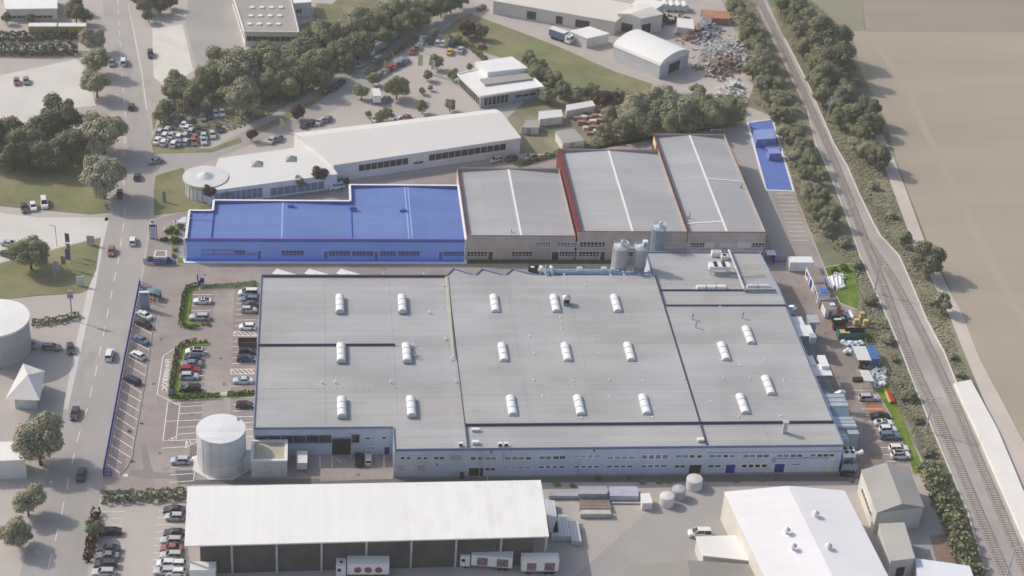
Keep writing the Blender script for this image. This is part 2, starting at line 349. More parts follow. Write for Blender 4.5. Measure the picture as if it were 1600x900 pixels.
def mast(px,py,h,label):
    p=G(px,py); t=thing('catenary_mast',label,'mast',(p.x,p.y,0),0,'masts along the railway')
    lpart('pole',MB().tube([(0,0,0),(0,0,h)],[.22,.14],8),K['steel'],t)
    lpart('bracket',MB().beam((0,0,h-1.2),(3.2,1.2,h-.8),.12).beam((0,0,h-.1),(2.6,1.0,h-.9),.08),K['steel'],t)
mast(1366,458,9,'grey mast beside the railway level with the white shed of the yard'); mast(1446,674,9.5,'grey mast between the two railway tracks near the platform end')
mast(1572,905,9.5,'grey mast between the railway tracks at the bottom right corner'); mast(1292,190,8,'slim grey mast beside the railway among the upper trees')
# roads
struct('main_road',gp([(128,-160),(150,-60),(160,0),(166,60),(178,110),(192,175),(200,225),(180,290),(163,345),(145,430),(130,520),(112,600),(92,680),(60,790),(30,900),(-10,1040),(120,1040),(136,900),(152,800),(165,700),(184,620),(206,500),(219,440),(232,345),(240,290),(238,225),(228,170),(214,60),(208,0),(200,-60),(190,-160)]),.02,K['asph'])
struct('side_road',gp([(236,262),(300,262),(395,225),(470,200),(560,150),(640,85),(700,40),(760,-20),(800,-60),(760,-60),(690,10),(640,45),(570,95),(520,130),(470,160),(400,195),(330,232),(240,240)]),.016,K['asph'])
struct('cycle_path',gp([(205,-60),(214,0),(228,90),(238,165),(243,180),(236,190),(224,160),(214,90),(203,0),(196,-60)]),.028,K['pave'])
struct('footpath',gp([(150,445),(163,372),(170,345),(160,345),(152,375),(138,450),(118,540),(98,640),(106,640),(128,540)]),.028,K['conc'])
def dashes(name,segs,w,z,m=K['line']):
    b=MB()
    for (a,c) in segs:
        A,B=G(*a),G(*c); d=(B-A).normalized(); n=Vector((-d.y,d.x,0))*w/2
        b.sheet([(A+n).to_2d(),(A-n).to_2d(),(B-n).to_2d(),(B+n).to_2d()],z)
    o=link(name,b.mesh(name,m)); o['kind']='structure'; return o
seg=[]
cl=[(184,0),(190,110),(197,190),(192,260),(196,330),(186,400),(166,500),(150,580),(136,640),(120,690),(108,745),(98,795),(85,850),(70,910)]
P=lerp_path(cl,70)
b=MB()
for i in range(0,70,2):
    A,B=P[i],P[i+1]; d=(B-A).normalized(); n=Vector((-d.y,d.x,0))*.07; b.sheet([(A+n).to_2d(),(A-n).to_2d(),(B-n).to_2d(),(B+n).to_2d()],.03)
o=link('road_centre_dashes',b.mesh('road_centre_dashes',K['line'])); o['kind']='structure'
dashes('road_edge_line',[((200,5),(208,45)),((208,45),(222,115)),((222,115),(229,172))],.18,.036)
# grass patches
def lawnp(name,px,m,z=.1,h=None):
    pts=gp(px); o=link(name,MB().prism(pts,0,z).mesh(name,m)); o['kind']='structure'; return o
lawnp('lawn',[(-60,255),(100,238),(140,232),(160,300),(172,332),(140,335),(0,322),(-60,325)],K['grass'])
lawnp('lawn',[(-60,428),(40,402),(157,372),(150,420),(137,452),(125,458),(60,462),(-60,475)],K['grass'])
lawnp('lawn',[(243,275),(287,262),(292,300),(335,325),(241,336),(240,300)],K['grass'])
lawnp('lawn',[(688,52),(715,30),(735,22),(780,38),(870,72),(960,112),(1020,132),(1010,145),(870,138),(800,95),(750,80)],K['grass'])
lawnp('lawn',[(488,25),(495,5),(530,8),(542,25),(520,40),(495,36)],K['grass'])
lawnp('lawn',[(400,202),(470,165),(512,142),(508,152),(440,192),(405,208)],K['grass'])
lawnp('lawn',[(240,205),(245,185),(290,150),(600,40),(700,-10),(720,-60),(600,-60),(490,30),(380,80),(300,125),(250,160),(236,180)],K['rough'],.06)
lawnp('lawn',[(236,222),(245,200),(262,200),(262,232),(330,232),(375,215),(378,222),(330,238),(240,240)],K['grass'],.08)
lawnp('lawn',[(735,240),(860,120),(870,140),(1165,160),(1165,190),(1060,205),(870,240)],K['rough'],.05)
lawnp('lawn',[(330,318),(545,278),(545,287),(420,307),(332,322)],K['lawnd'],.1)
lawnp('lawn',[(800,256),(868,240),(868,246),(812,262)],K['lawnd'],.1)
struct('gravel_lot',gp([(-60,130),(0,118),(120,92),(135,110),(150,165),(100,170),(60,190),(-60,200)]),.02,K['conc'])
struct('gravel_lot',gp([(-60,325),(60,340),(170,340),(158,370),(40,400),(-60,425)]),.02,K['conc'])
struct('gravel_lot',gp([(238,45),(285,38),(302,110),(262,140),(240,120)]),.02,mat('white_gravel',(.66,.64,.58),.95,.1,.1,fine=.08))
struct('gravel_lot',gp([(300,-60),(360,-60),(380,80),(310,120),(290,40)]),.012,K['pave2'])
struct('asphalt_apron',gp([(900,900),(1010,800),(1060,750),(1130,745),(1190,905),(1190,1040),(800,1040)]),.02,K['pave2'])
struct('asphalt_apron',gp([(1422,810),(1465,770),(1520,880),(1560,1000),(1440,1000)]),.02,K['pave2'])
struct('brown_plot',gp([(1452,838),(1495,830),(1515,880),(1464,880)]),.026,mat('brown_soil',(.24,.17,.14),.95,.15,.2))
# -------------------------------------------------- site paving
struct('factory_yard',gp([(222,440),(238,345),(330,318),(545,287),(720,262),(870,240),(1010,208),(1168,190),(1207,187),(1240,298),(1262,360),(1285,415),(1330,470),(1352,540),(1395,620),(1425,690),(1440,742),(1340,748),(860,752),(300,757),(290,772),(156,772),(161,745)]),.03,K['site'])
struct('truck_lane',gp([(870,245),(1010,212),(1165,193),(1240,400),(1212,400),(1135,205),(1020,210)]),.036,K['pave2'])
struct('stall_area',gp([(205,520),(213,480),(245,488),(238,520),(228,570),(212,640),(203,700),(190,742),(164,742),(176,680),(190,600)]),.036,K['site2'])
struct('stall_area',gp([(297,452),(335,452),(331,512),(290,512)]),.036,K['site2']); struct('stall_area',gp([(289,540),(325,540),(317,618),(281,618)]),.036,K['site2'])
struct('stall_area',gp([(366,452),(404,452),(396,665),(360,665)]),.036,K['site2']); struct('stall_area',gp([(262,630),(316,630),(311,700),(254,692)]),.036,K['site2'])
struct('asphalt_patch',gp([(220.5,694),(227,693),(236,727),(240,738),(300,740),(300,748),(226,748),(200,742),(206,735),(224,733)]),.042,mat('worn_asphalt',(.25,.232,.225),.9,.08,.3))
struct('asphalt_patch',gp([(274,735),(305,735),(306,757),(278,757)]),.043,K['patch'])
struct('asphalt_patch',gp([(297,697),(309,697),(310,718),(296,718)]),.043,K['patch'])
struct('east_yard',gp([(1218,452),(1262,440),(1300,500),(1335,560),(1345,610),(1330,640),(1350,700),(1350,745),(1312,745),(1315,640),(1280,560),(1250,500)]),.036,K['brownpave'])
struct('east_stalls',gp([(1330,606),(1364,606),(1385,650),(1420,725),(1345,725),(1350,640)]),.042,K['brownpave'])
struct('orange_stalls',gp([(1350,631),(1376,631),(1383,646),(1359,646)]),.048,K['red'])
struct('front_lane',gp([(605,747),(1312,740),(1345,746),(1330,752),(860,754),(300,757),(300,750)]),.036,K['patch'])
struct('sandy_apron',gp([(500,735),(615,718),(615,748),(500,752)]),.038,K['site'])
struct('front_verge',gp([(730,405),(970,405),(970,412),(730,412)]),.05,K['lawnd'])
def islandp(name,px,m=K['lawn']):
    pts=gp(px); t=thing(name,None,None,(pts[0].x,pts[0].y,0)); t['kind']='structure'
    part('kerb',MB().prism(pts,0,.13),K['conc'],t)
    c=sum((Vector(p) for p in pts),Vector((0,0)))/len(pts); ins=[p+(c-p).normalized()*.25 for p in pts]
    part('turf',MB().prism(ins,.10,.17),m,t); return t
islandp('planted_island',[(282,510),(288,458),(296,448),(310,445),(310,452),(300,454),(296,505),(312,507),(312,513),(290,514)])
islandp('planted_island',[(283,540),(310,534),(328,534),(329,539),(290,541),(282,612),(345,617),(398,613),(398,621),(340,624),(267,626),(270,590)])
islandp('planted_strip',[(312,447),(400,440),(404,451),(311,453)],K['rough'])
islandp('yard_verge',[(1288,418),(1310,414),(1330,412),(1345,470),(1340,485),(1312,474),(1300,450)])
islandp('yard_verge',[(1338,540),(1358,545),(1392,610),(1420,680),(1447,742),(1428,742),(1410,690),(1392,650),(1368,610),(1364,575)])
islandp('entrance_verge',[(257,355),(276,350),(287,352),(286,360),(270,364),(256,362)],K['rough'])
islandp('entrance_verge',[(268,378),(280,378),(278,402),(266,402)],K['rough'])
islandp('entrance_verge',[(277,402),(288,402),(288,412),(276,412)],K['lawn'])
# -------------------------------------------------- bay lines
seg=[]
for a,b in [((211,508),(237.5,522)),((205,532.5),(234,547.5)),((200,557.5),(228,573)),((199,570),(227,587)),((194,596),(221,614)),((190,610),(220,627.5)),((187,624),(217,642)),((185.5,638),(214.5,656)),((182.5,652),(211,671)),((179,666),(209.5,685.5)),((177,681),(207,700.7)),((174,696),(204,715)),((171,711),(190,724)),((168,726),(187,739)),((212,483),(240,494))]: seg.append((a,b))
for y,x0,x1 in [(460.7,301,333),(469,326,331),(477.5,299,331),(485.7,297,330),(549.5,317,324),(558.5,316,324),(567.5,315,322),(577.7,314,321),(587.5,311,320),(596.8,285,319),(606.5,312,318)]: seg.append(((x0,y),(x1,y-.3)))
for y,x0,x1 in [(458.5,370,374),(467,370,375),(475,369,378),(484,369,376),(491.5,368,400),(500.5,367,400),(509.5,367,373),(533.5,365,400),(542,364,399),(550.5,364,375),(559.5,363,371),(568.5,362,396),(603.5,360,396),(622,365,396),(632.5,364,396),(642.5,364,396),(651.5,366,396),(661,382,396),(671.5,384,396),(682.5,384,396)]: seg.append(((x0,y),(x1,y-.5)))
for y,x0,x1 in [(636,281,317),(646.7,280,316),(658.5,259.5,314),(668.5,277,311),(678.7,276,308),(689.2,254.5,308),(700.5,253,290)]: seg.append(((x0,y),(x1,y-2.2)))
seg+=[((296,719),(306,718)),((267,731),(305,729.5)),((265,742.5),(304,740)),((265,754),(302.5,751.5)),((306,718),(302.5,751.5)),((262.5,627.5),(254.5,690)),((281.5,629),(275,687)),((290,700),(307,690)),((290,700),(291,689)),((258,690),(275,682)),((262,690),(268,684)),((268,690),(272,683)),((294,698),(292,690)),((299,695),(296,689)),((272,629),(280,635)),((277,627),(279,634))]
seg+=[((275,543.7),(255,556)),((255,556),(245.5,616)),((245.5,616),(265,626)),((265,626),(280,635))]
for (x0,x1,y0,y1) in [(365.5,401,518,525),(361,397.5,577,584.5)]:
    seg+=[((x0,y0),(x1,y0)),((x0,y1),(x1,y1)),((x0,y0),(x0,y1))]
    for k in range(5): a=x0+k*7.4; seg.append(((a,y0+.3),(min(a+9,x1),y1-.3)))
for k,(u,v) in enumerate(zip([50,60,68,75,83,92,100,107,117,127,135,145],[307,334,358,385,410,438,465,490,518,546,574,602])): seg.append(((1200+u/4,225+v/4),(1200+(u+107)/4,225+(v+1)/4)))
seg+=[((1333,610),(1364,610)),((1338,620.5),(1341,620.5)),((1342,629.5),(1375,629.5)),((1346,639.2),(1379,639.2)),((1352,649.5),(1359,649.5)),((1356,659),(1364,659)),((1362,669),(1372,669)),((1367,679),(1373,679)),((1370,689.5),(1378,689.5)),((1376,699.5),(1390,699.5)),((1380,710.5),(1390,710.5)),((1385,721),(1399,721)),((1328,679.5),(1335,679.5)),
 ((500,712),(500,731)),((518.5,711),(518.5,731)),((600,710),(600,731)),((545,713),(548,712)),((520,713),(533,722))]
dashes('bay_lines',seg,.17,.056)
seg=[]
for k in range(9): y=800+k*11; seg.append(((160-k,y),(195-k*1.5,y-1)))
for k in range(9): y=798+k*11; seg.append(((247-k*1.3,y),(290-k*1.4,y-1)))
dashes('bay_lines',seg,.14,.03)
for k,(x,y) in enumerate([(232,505),(252,530),(228,560),(240,600),(300,648),(250,708),(330,500),(345,560),(350,600),(430,745),(560,742),(320,430),(600,420),(1290,520),(1310,590),(1335,665),(1290,470)]):
    q=G(x,y); o=link('drain_cover',MB().prism([(q.x+.4*math.cos(a*PI/5),q.y+.4*math.sin(a*PI/5)) for a in range(10)],.03,.066).mesh('drain_cover',K['patch'])); o['kind']='structure'
# the lettering on the ground
def text_mesh(s,size,font_ext=0.0):
    cu=bpy.data.curves.new('t','FONT'); cu.body=s; cu.size=size; cu.extrude=font_ext; cu.align_x='CENTER'; cu.align_y='CENTER'; cu.offset=.02*size
    o=bpy.data.objects.new('t',cu); COL.objects.link(o); bpy.context.view_layer.update()
    me=bpy.data.meshes.new_from_object(o.evaluated_get(bpy.context.evaluated_depsgraph_get())); bpy.data.objects.remove(o); bpy.data.curves.remove(cu); return me
me=text_mesh('LKW-PARKBUCHT',1.0)
co=np.array([v.co[:] for v in me.vertices]); w=np.ptp(co[:,0]); h=np.ptp(co[:,1])
A=G(262.5,561.5); B=G(255.5,611.5); L=(B-A).length; d=(B-A).normalized(); up=Vector((-d.y,d.x,0)); c=(A+B)/2
if up.x<0: up=-up
Hh=1.25
for v in me.vertices:
    x,y=v.co.x*L/w,v.co.y*Hh/h; q=c+d*x+up*y; v.co=(q.x,q.y,.06)
me.materials.append(K['line']); me.name='ground_lettering'; o=link('ground_lettering',me); o['kind']='structure'
# undergrowth (uncountable)
scatter_stuff('rough_vegetation',[gp([(1110,-40),(1165,-40),(1200,50),(1260,175),(1262,215),(1290,290),(1322,350),(1340,400),(1362,450),(1384,500),(1405,550),(1424,600),(1452,672),(1505,800),(1530,890),(1500,890),(1462,770),(1447,735),(1420,665),(1380,585),(1345,500),(1328,410),(1265,360),(1240,290),(1205,180),(1180,165),(1172,100),(1150,50)])],4.5,.0,.7,.5,LEAF['tuft'])
scatter_stuff('rough_vegetation',[gp([(1200,-20),(1240,-20),(1290,20),(1322,55),(1340,110),(1365,190),(1372,235),(1420,380),(1448,440),(1478,497),(1500,560),(1545,675),(1560,690),(1528,675),(1516,597),(1497,595),(1477,548),(1450,498),(1430,450),(1408,400),(1378,365),(1343,298),(1327,260),(1303,222),(1262,128),(1228,60)])],4.0,.0,.7,.5,LEAF['tuft'])
scatter_stuff('rough_vegetation',[gp([(245,200),(262,165),(300,140),(480,70),(600,20),(700,-30),(715,-5),(640,45),(560,90),(470,155),(400,190),(330,215)]),gp([(860,140),(1165,150),(1165,186),(1010,207),(880,238),(940,200),(880,160)])],5,.0,1.6,.6,LEAF['mid'])
scatter_stuff('meadow_grass',[gp([(1330,412),(1345,470),(1352,540),(1392,606),(1430,680),(1447,742),(1455,742),(1425,665),(1385,585),(1350,500),(1335,412)])],9,.0,.7,.3,LEAF['vivid'],.1)
scatter_stuff('ivy_bed',[gp([(312,447),(400,440),(404,449),(312,452)])],9,.1,.9,.35,LEAF['sage'],.1)
scatter_stuff('ivy_bed',[gp([(312,447),(400,440),(404,449),(312,452)])],4,.1,.7,.35,LEAF['wine'],.1)
# ================================================================== BUILDINGS
def facade_window(parent,Y,rect,n=4,frame=K['white'],pane=K['glass'],name='window',rows=1,fw=.14,mw=.12):
    x0,y0,x1,y1=rect; ym=(y0+y1)/2
    a=PY(x0,ym,Y-.05).x; b=PY(x1,ym,Y-.05).x; z1=PY((x0+x1)/2,y0,Y-.05).z; z0=max(.05,PY((x0+x1)/2,y1,Y-.05).z)
    fr=MB(); yy0,yy1=Y-.10,Y-.004
    fr.box(a,b,yy0,yy1,z1-fw,z1).box(a,b,yy0-.06,yy1,z0,z0+fw)
    fr.box(a,a+fw,yy0+.002,yy1,z0+fw,z1-fw).box(b-fw,b,yy0+.002,yy1,z0+fw,z1-fw)
    for k in range(1,n):
        x=a+(b-a)*k/n; fr.box(x-mw/2,x+mw/2,yy0+.003,yy1,z0+fw,z1-fw)
    for k in range(1,rows):
        z=z0+(z1-z0)*(.38 if rows==2 else k/rows); fr.box(a+fw,b-fw,yy0+.006,yy1,z-.05,z+.05)
    w=part(name,fr,frame,parent)
    part('pane',MB().box(a+fw*.5,b-fw*.5,Y-.06,Y-.03,z0+fw*.5,z1-fw*.5),pane,w)
    return w
def facade_door(parent,Y,rect,m,name='door'):
    x0,y0,x1,y1=rect; a=PY(x0,y1,Y).x; b=PY(x1,y1,Y).x; z1=PY((x0+x1)/2,y0,Y).z
    d=part(name,MB().box(a,b,Y-.09,Y-.01,.06,z1),m,parent)
    part('frame',MB().box(a-.12,a-.002,Y-.12,Y-.005,.06,z1+.12).box(b+.002,b+.12,Y-.12,Y-.005,.06,z1+.12).box(a,b,Y-.12,Y-.005,z1+.002,z1+.12),K['white'],d)
    part('handle',MB().box(b-.3,b-.2,Y-.16,Y-.09,1.0,1.2),K['steel'],d); return d
ZR=7.5
# ---------- main factory
FA=thing('factory_building','huge flat-roofed factory with silver cladding, rows of domed skylights and a long front of windows','factory',(34,30,0))
saw=[G(*q,ZR).to_2d() for q in ((697,431),(708,419),(742,430),(753,420),(789,430),(800,420),(835,429))]
XE=98.3
outer=[(-29.9,7.9),(0,7.9),(0,0),(XE,0),(XE,62.8),(97.2,80.7),(67.3,80.7),(67.3,69.4)]+[tuple(p) for p in saw[::-1]]+[(15.4,69.4),(-29.9,69.4)]
walls=[(-29.9,7.9),(0,7.9),(0,0),(XE,0),(XE,62.8),(97.2,80.7),(67.3,80.7),(67.3,69.4)]+[tuple(p) for p in saw[::-1]]+[(15.4,69.4),(15.4,58),(-29.9,58)]
part('wall',MB().prism(walls,0,6.9),K['clad'],FA)
part('roof',MB().prism(outer,6.9,ZR-.25),K['roof'],FA)
# raised roof fields (steps seen as dark flashings)
rf=MB(); rf.box(15.75,67.6,8.4,69.0,ZR-.248,ZR+.25).box(68.1,97.9,8.4,54.9,ZR-.248,ZR+.25)
part('raised_roof',rf,K['roof'],FA)
fl=MB()
fl.box(15.7,67.8,8.15,8.398,ZR-.246,ZR+.33).box(68.0,98.1,8.15,8.398,ZR-.246,ZR+.33)       # step to the front strip
fl.box(-29.7,1.6,39.1,39.35,ZR-.246,ZR+.3)
fl.box(68.05,98.1,54.95,55.35,ZR-.246,ZR+.55)
fl.box(67.72,67.98,8.5,69.0,ZR-.244,ZR+.30)
fl.box(15.58,15.74,.4,69.2,ZR-.244,ZR+.30).box(67.7,67.98,.4,8.1,ZR-.244,ZR+.1)
fl.box(67.4,97.2,62.6,62.9,ZR-.246,ZR+.12)
part('roof_flashing',fl,K['navy'],FA)
par=MB(); n=len(outer)
for i in range(n):
    a=outer[i]; b=outer[(i+1)%n]
    par.beam((a[0],a[1],ZR-.06-.001*i),(b[0],b[1],ZR-.08-.001*i),.20,.34)
part('parapet',par,K['trim'],FA)
dkp=MB(); dkp.box(-29.5,15.1,68.75,69.2,ZR-.24,ZR+.3); part('parapet_upstand',dkp,K['navy'],FA)
# front windows
up=[(625,713,633.5,718.6,1,'glass'),(634.7,713,642.5,718.6,1,'glass'),(651.5,713,659,718.5,1,'glass'),(661,713,668.5,718.5,1,'glass'),(677,713,695,718.5,2,'glass'),
 (734,713,744,719,1,'glass'),(745.8,713,755.2,719,1,'glass'),(757.8,713.3,776.3,719.2,2,'glassL'),(787.8,713,799,719,1,'glassL'),(799.5,713,820,719,2,'glassL'),(820.5,713,830.8,719,1,'glass'),
 (841.5,712,862,718.2,2,'glassL'),(863,711.7,884.5,718,2,'glass'),(896,711,937.5,714.2,4,'glassL'),(949,713,991.5,717.2,4,'glassL'),(1002,710,1044.5,717.5,4,'glassL'),
 (1055,710,1076,715.8,2,'glassL'),(1077,710,1086,715.8,1,'glass'),(1088.5,710,1097.5,715.8,1,'glass'),(1107.5,709.8,1128.5,715.3,2,'glassL'),(1129.5,709.8,1138.5,715.3,1,'glass'),(1139.5,709.8,1149.5,715.3,1,'glassL'),
 (1160,709.3,1181.5,715.2,2,'glassL'),(1182,709.3,1202.5,715.2,2,'glassB'),(1213,709,1233.5,714.8,2,'glassL'),(1234.5,709,1254.4,714.8,2,'glassB'),(1265,708.4,1275.5,714.2,1,'glassL'),(1276,708.4,1304.5,714.2,3,'glass')]
lo=[(757,730,774.8,736,2,'glass'),(787,729,797,731.9,1,'glassL'),(798,729,808,731.9,1,'glassL'),(809,729,819,731.9,1,'glass'),(820,729,829,731.9,1,'glass'),
 (841,727.6,882.5,731.5,4,'glass'),(897,727.3,936.5,731,4,'glass'),(947.5,726.8,989,730.5,4,'glass'),(1001,726.3,1041.8,730,4,'glass'),(1053,726,1071.5,731.5,2,'glass'),(1105.5,725.5,1127,731,2,'glassB'),(1158,724.8,1199,731,4,'glass')]
for x0,y0,x1,y1,k,g in up+lo: facade_window(FA,0,(x0,y0,x1,y1),k,pane=K[g],mw=.42 if (x1-x0)/k<11 and k>3 else .2,fw=.12 if y1-y0<4.5 else .16)
for r in [(703,711.5,721,718),(622,727.5,631,735),(653,727,663.4,731),(653,731.6,663.4,735.5)]: facade_window(FA,0,r,3,frame=K['steel'],pane=K['silo'],name='ventilation_grille',rows=3,fw=.1)
facade_window(FA,0,(636.5,727.5,648.8,731),2,pane=K['whitew'],name='shutter_box')
for r,m in [((732,730.5,754.7,741.5),'dark'),((1075.8,726,1094.5,737),'dark')]: facade_door(FA,0,r,K[m])
for r in [(1132.8,725.5,1147.5,737.8),(1208.8,724.5,1224.3,736.5)]: facade_door(FA,0,r,K['door'])
facade_door(FA,0,(1292.5,716,1297.4,736),K['greyr'],'service_door')
dd=MB(); q0=PY(1237,726,-.1); 
for k in range(7): dd.box(q0.x+k*.28,q0.x+k*.28+.2,-.13,-.1,2.15,2.35)
part('small_door_lettering',dd,K['dark'],FA)
part('service_pipe',MB().tube([PY(1208,720.5,-.2),PY(1208,716.5,-.2),PY(1296,715.2,-.2)],.12,6).tube([PY(1210,719,-.2),PY(1210,721.5,-.2)],.2,6),K['steelb'],FA)
part('downpipe',MB().tube([(18.5,-.15,.1),(18.5,-.15,7.1)],.09,6).tube([(40,-.15,.1),(40,-.15,4)],.09,6).tube([PY(788,703,-.15),PY(786,722,-.15)],.09,6),K['steel'],FA)
part('corner_post',MB().box(-.22,.12,-.25,.1,.02,7.3),K['white'],FA)
part('front_fascia',MB().box(0.2,XE,-.125,-.002,6.98,7.2),K['trim'],FA)
part('lower_fascia',MB().box(67.9,XE-.1,-.1,-.002,5.62,5.72),K['steelb'],FA)
for px,py in [(800,706.5),(1091.5,702)]:
    q=PY(px,py,-.3); part('wall_lamp',MB().box(q.x-.2,q.x+.2,-.35,-.02,q.z-.15,q.z+.15),K['white'],FA)
for px,py in [(768,707),(683,726.5),(928.5,705)]:
    q=PY(px,py,-.3); part('alarm_horn',MB().box(q.x-.15,q.x+.15,-.3,-.02,q.z-.15,q.z+.15),K['black'],FA)
q=G(757,742); part('stair_rail',MB().tube([(q.x,-.2,1.1),(q.x+.4,-2.0,1.0),(q.x+.4,-2.0,.05)],.06,5),K['white'],FA)
q=G(721,744); single('waste_bin',MB().box(q.x-.35,q.x+.35,-1.0,-.3,.05,1.15).box(q.x-.4,q.x+.4,-1.05,-.25,1.151,1.25),K['dkgreen'],'dark green waste bin against the factory front wall','bin')
# set back west part of the front
YS=7.9
facade_window(FA,YS,(398,680,518,692.5),6,frame=K['steelb'],pane=K['glass'],name='glazing_strip')
facade_window(FA,YS,(549,678.5,562,692),1,frame=K['steelb'],pane=K['glass'])
facade_window(FA,YS,(570,682.5,579,687),1); facade_window(FA,YS,(596,682,604.5,686.5),1)
facade_window(FA,YS,(572,697.5,587,703.2),2,pane=K['silo'],name='ventilation_grille')
facade_door(FA,YS,(600.5,698,608.3,708.8),K['door'])
q0,q1=PY(519,700,YS),PY(548,700,YS); part('gate_shade_panel',MB().box(q0.x,q1.x,YS-.12,YS-.02,.05,PY(530,685,YS).z),K['dark'],FA)  # flat dark panel on the wall; the gateway's inner shade is its colour
part('gate_track',MB().box(q0.x-.3,q1.x+.3,YS-.2,YS-.121,PY(530,685,YS).z,PY(530,685,YS).z+.3),K['steelb'],FA)
part('wall_ledge',MB().box(-29.9,-13.3,YS-.35,YS-.01,3.35,3.5),K['trim'],FA)
# skylights
def skylight(px,py,n=3,long=7.2,wid=1.9,rot=False,z=ZR+.25):
    p=G(px,py,z); mb=MB(); cu=MB()
    cu.box(p.x-wid/2-.12,p.x+wid/2+.12,p.y-long/2-.12,p.y+long/2+.12,z-.2,z+.28) if not rot else cu.box(p.x-long/2-.12,p.x+long/2+.12,p.y-wid/2-.12,p.y+wid/2+.12,z-.2,z+.28)
    for k in range(n):
        L=long/n; c=-long/2+L*(k+.5); vs=[];m=9
        for e in (-1,1):
            for i in range(m):
                a=PI*i/(m-1); u=math.cos(a)*(wid/2)*(1 if abs(e)==1 else .6); h=math.sin(a)*.62
                w=c+e*L*.44; vs.append((u,w,h))
        vs2=[]
        for (u,w,h) in vs: vs2.append((p.x+u,p.y+w,z+.281+h) if not rot else (p.x+w,p.y-u,z+.281+h))
        fs=[(i,i+1,m+i+1,m+i) for i in range(m-1)]+[tuple(range(m-1,-1,-1)),tuple(range(m,2*m))]
        mb.add(vs2,fs)
    s=part('skylight',mb,K['white'],FA,True); part('curb',cu,K['steel'],s)
    sm=MB()
    for k in range(1,n):
        c=-long/2+long/n*k
        if not rot: sm.box(p.x-.8,p.x+.8,p.y+c-.14,p.y+c+.14,z+.281,z+.6)
        else: sm.box(p.x+c-.13,p.x+c+.13,p.y-.5,p.y+.5,z+.5,z+.72)
    part('seam',sm,K['steelb'],s)
for q in [(531,475.5),(628.5,475.5),(773,475.5),(867.5,475.5),(962.5,475.5),(533,552),(635.5,552),(786,551.5),(885,551.5),(983.5,551),(1131,550.5),(534,637),(642.5,636),(799.5,635),(905,634.5),(1007.5,633.5),(1160.5,632.5),(1169.5,525),(1200.5,603.5)]:
    skylight(*q,long=6.9 if q[1]>500 else 7.1)
skylight(1111,450.5,3,7.6,1.5,True,ZR-.1)
skylight(1184,449.5,2,6.0,.9,True,ZR-.1)
# roof clutter: rooflights and small vents, dotted fixing rows
dots=MB()
for y in (22.5,38.9,55.2,): 
    for x in np.arange(-28,97,1.45): dots.box(x-.07,x+.07,y-.07,y+.07,ZR-.26,ZR+(.33 if x>15.7 else -.12))
for x in (-14.5,1.2,30,45,):
    for y in np.arange(9.5,68,1.6): dots.box(x-.06,x+.06,y-.08,y+.08,ZR-.26,ZR+(.33 if x>15.7 else -.12))
for x in (82.,): 
    for y in np.arange(1.5,7.5,1.1): dots.box(x-.08,x+.08,y-.1,y+.1,ZR-.26,ZR-.16)
part('roof_fixings',dots,K['steelb'],FA)
cap=MB()
for px,py in [(434,427.5),(494,427.5),(545,427.5),(599,427.5),(662,427.5),(694,445),(914,445.5),(827.5,525),(930,525),(835,553),(936,552),(834,593.5),(951.5,593),(1068,591.5),(896,595.5),(1005,595.5),(503,595.8),(524,595.8),(610,595.8),(712,594.5),(696,528),(705,559.5),(645,538),(1131,590),(1171,590.5),(1157,570.5),(1195,563),(1154,651),(1020,651.5),(908,653),(848,619),(953,619),(876,504),(878,513),(1225,593),(1219,650),(875.5,495.5),(671,487),(1125,478.5),(1111,627)]:
    p=G(px,py,ZR+.3); cap.lathe(p.x,p.y,[(.13,ZR-.2),(.13,ZR+.35),(.25,ZR+.37),(.02,ZR+.5)],8)
part('roof_vent_caps',cap,K['white'],FA)
# ---------- things standing on the factory roof
def rbox(name,rect,h,m,label,cat,group=None,z=ZR-.25,cap=None,depthpx=None):
    x0,y1,x1,y0=rect   # photo: left, top, right, bottom of the roof footprint at height z
    a=G(x0,y0,z); b=G(x1,y0,z); d=abs(G((x0+x1)/2,y1,z).y-a.y)
    t=thing(name,label,cat,((a.x+b.x)/2,a.y+d/2,z),0,group)
    part('casing',MB().box(a.x,b.x,a.y,a.y+d,z+.15,z+h),m,t)
    part('feet',MB().box(a.x+.05,a.x+.25,a.y+.1,a.y+d-.1,z,z+.149).box(b.x-.25,b.x-.05,a.y+.1,a.y+d-.1,z,z+.149),K['steelb'],t)
    return t,a,b,d
t,a,b,d=rbox('rooflight_dome',(737,672,749,675),.7,K['white'],'small white roof box, upper of two just below the long dark roof step','roof hatch','white boxes on the front roof strip')
t,a,b,d=rbox('rooflight_dome',(738,692,748,695.5),.8,K['white'],'small white roof box, lower of the two on the front roof strip','roof hatch','white boxes on the front roof strip')
t,a,b,d=rbox('rooflight_dome',(1090,688,1100,691.5),.8,K['white'],'small white roof box beside the dark seam right of the front strip centre','roof hatch','white boxes on the front roof strip')
for k,(x,lab) in enumerate([(716.5,'white fan unit beside the seam near the rust-stained left front roof edge'),(778,'left one of two white fan units at the front roof edge'),(787.5,'right one of two white fan units at the front roof edge')]):
    t,a,b,d=rbox('fan_unit',(x,696,x+6.5,698.5),.95,K['white'],lab,'fan unit','fan units at the roof front edge',z=ZR-.25)
    part('grille',MB().box(a.x+.18,b.x-.1,a.y-.03,a.y-.004,ZR,ZR+.6),K['black'],t)
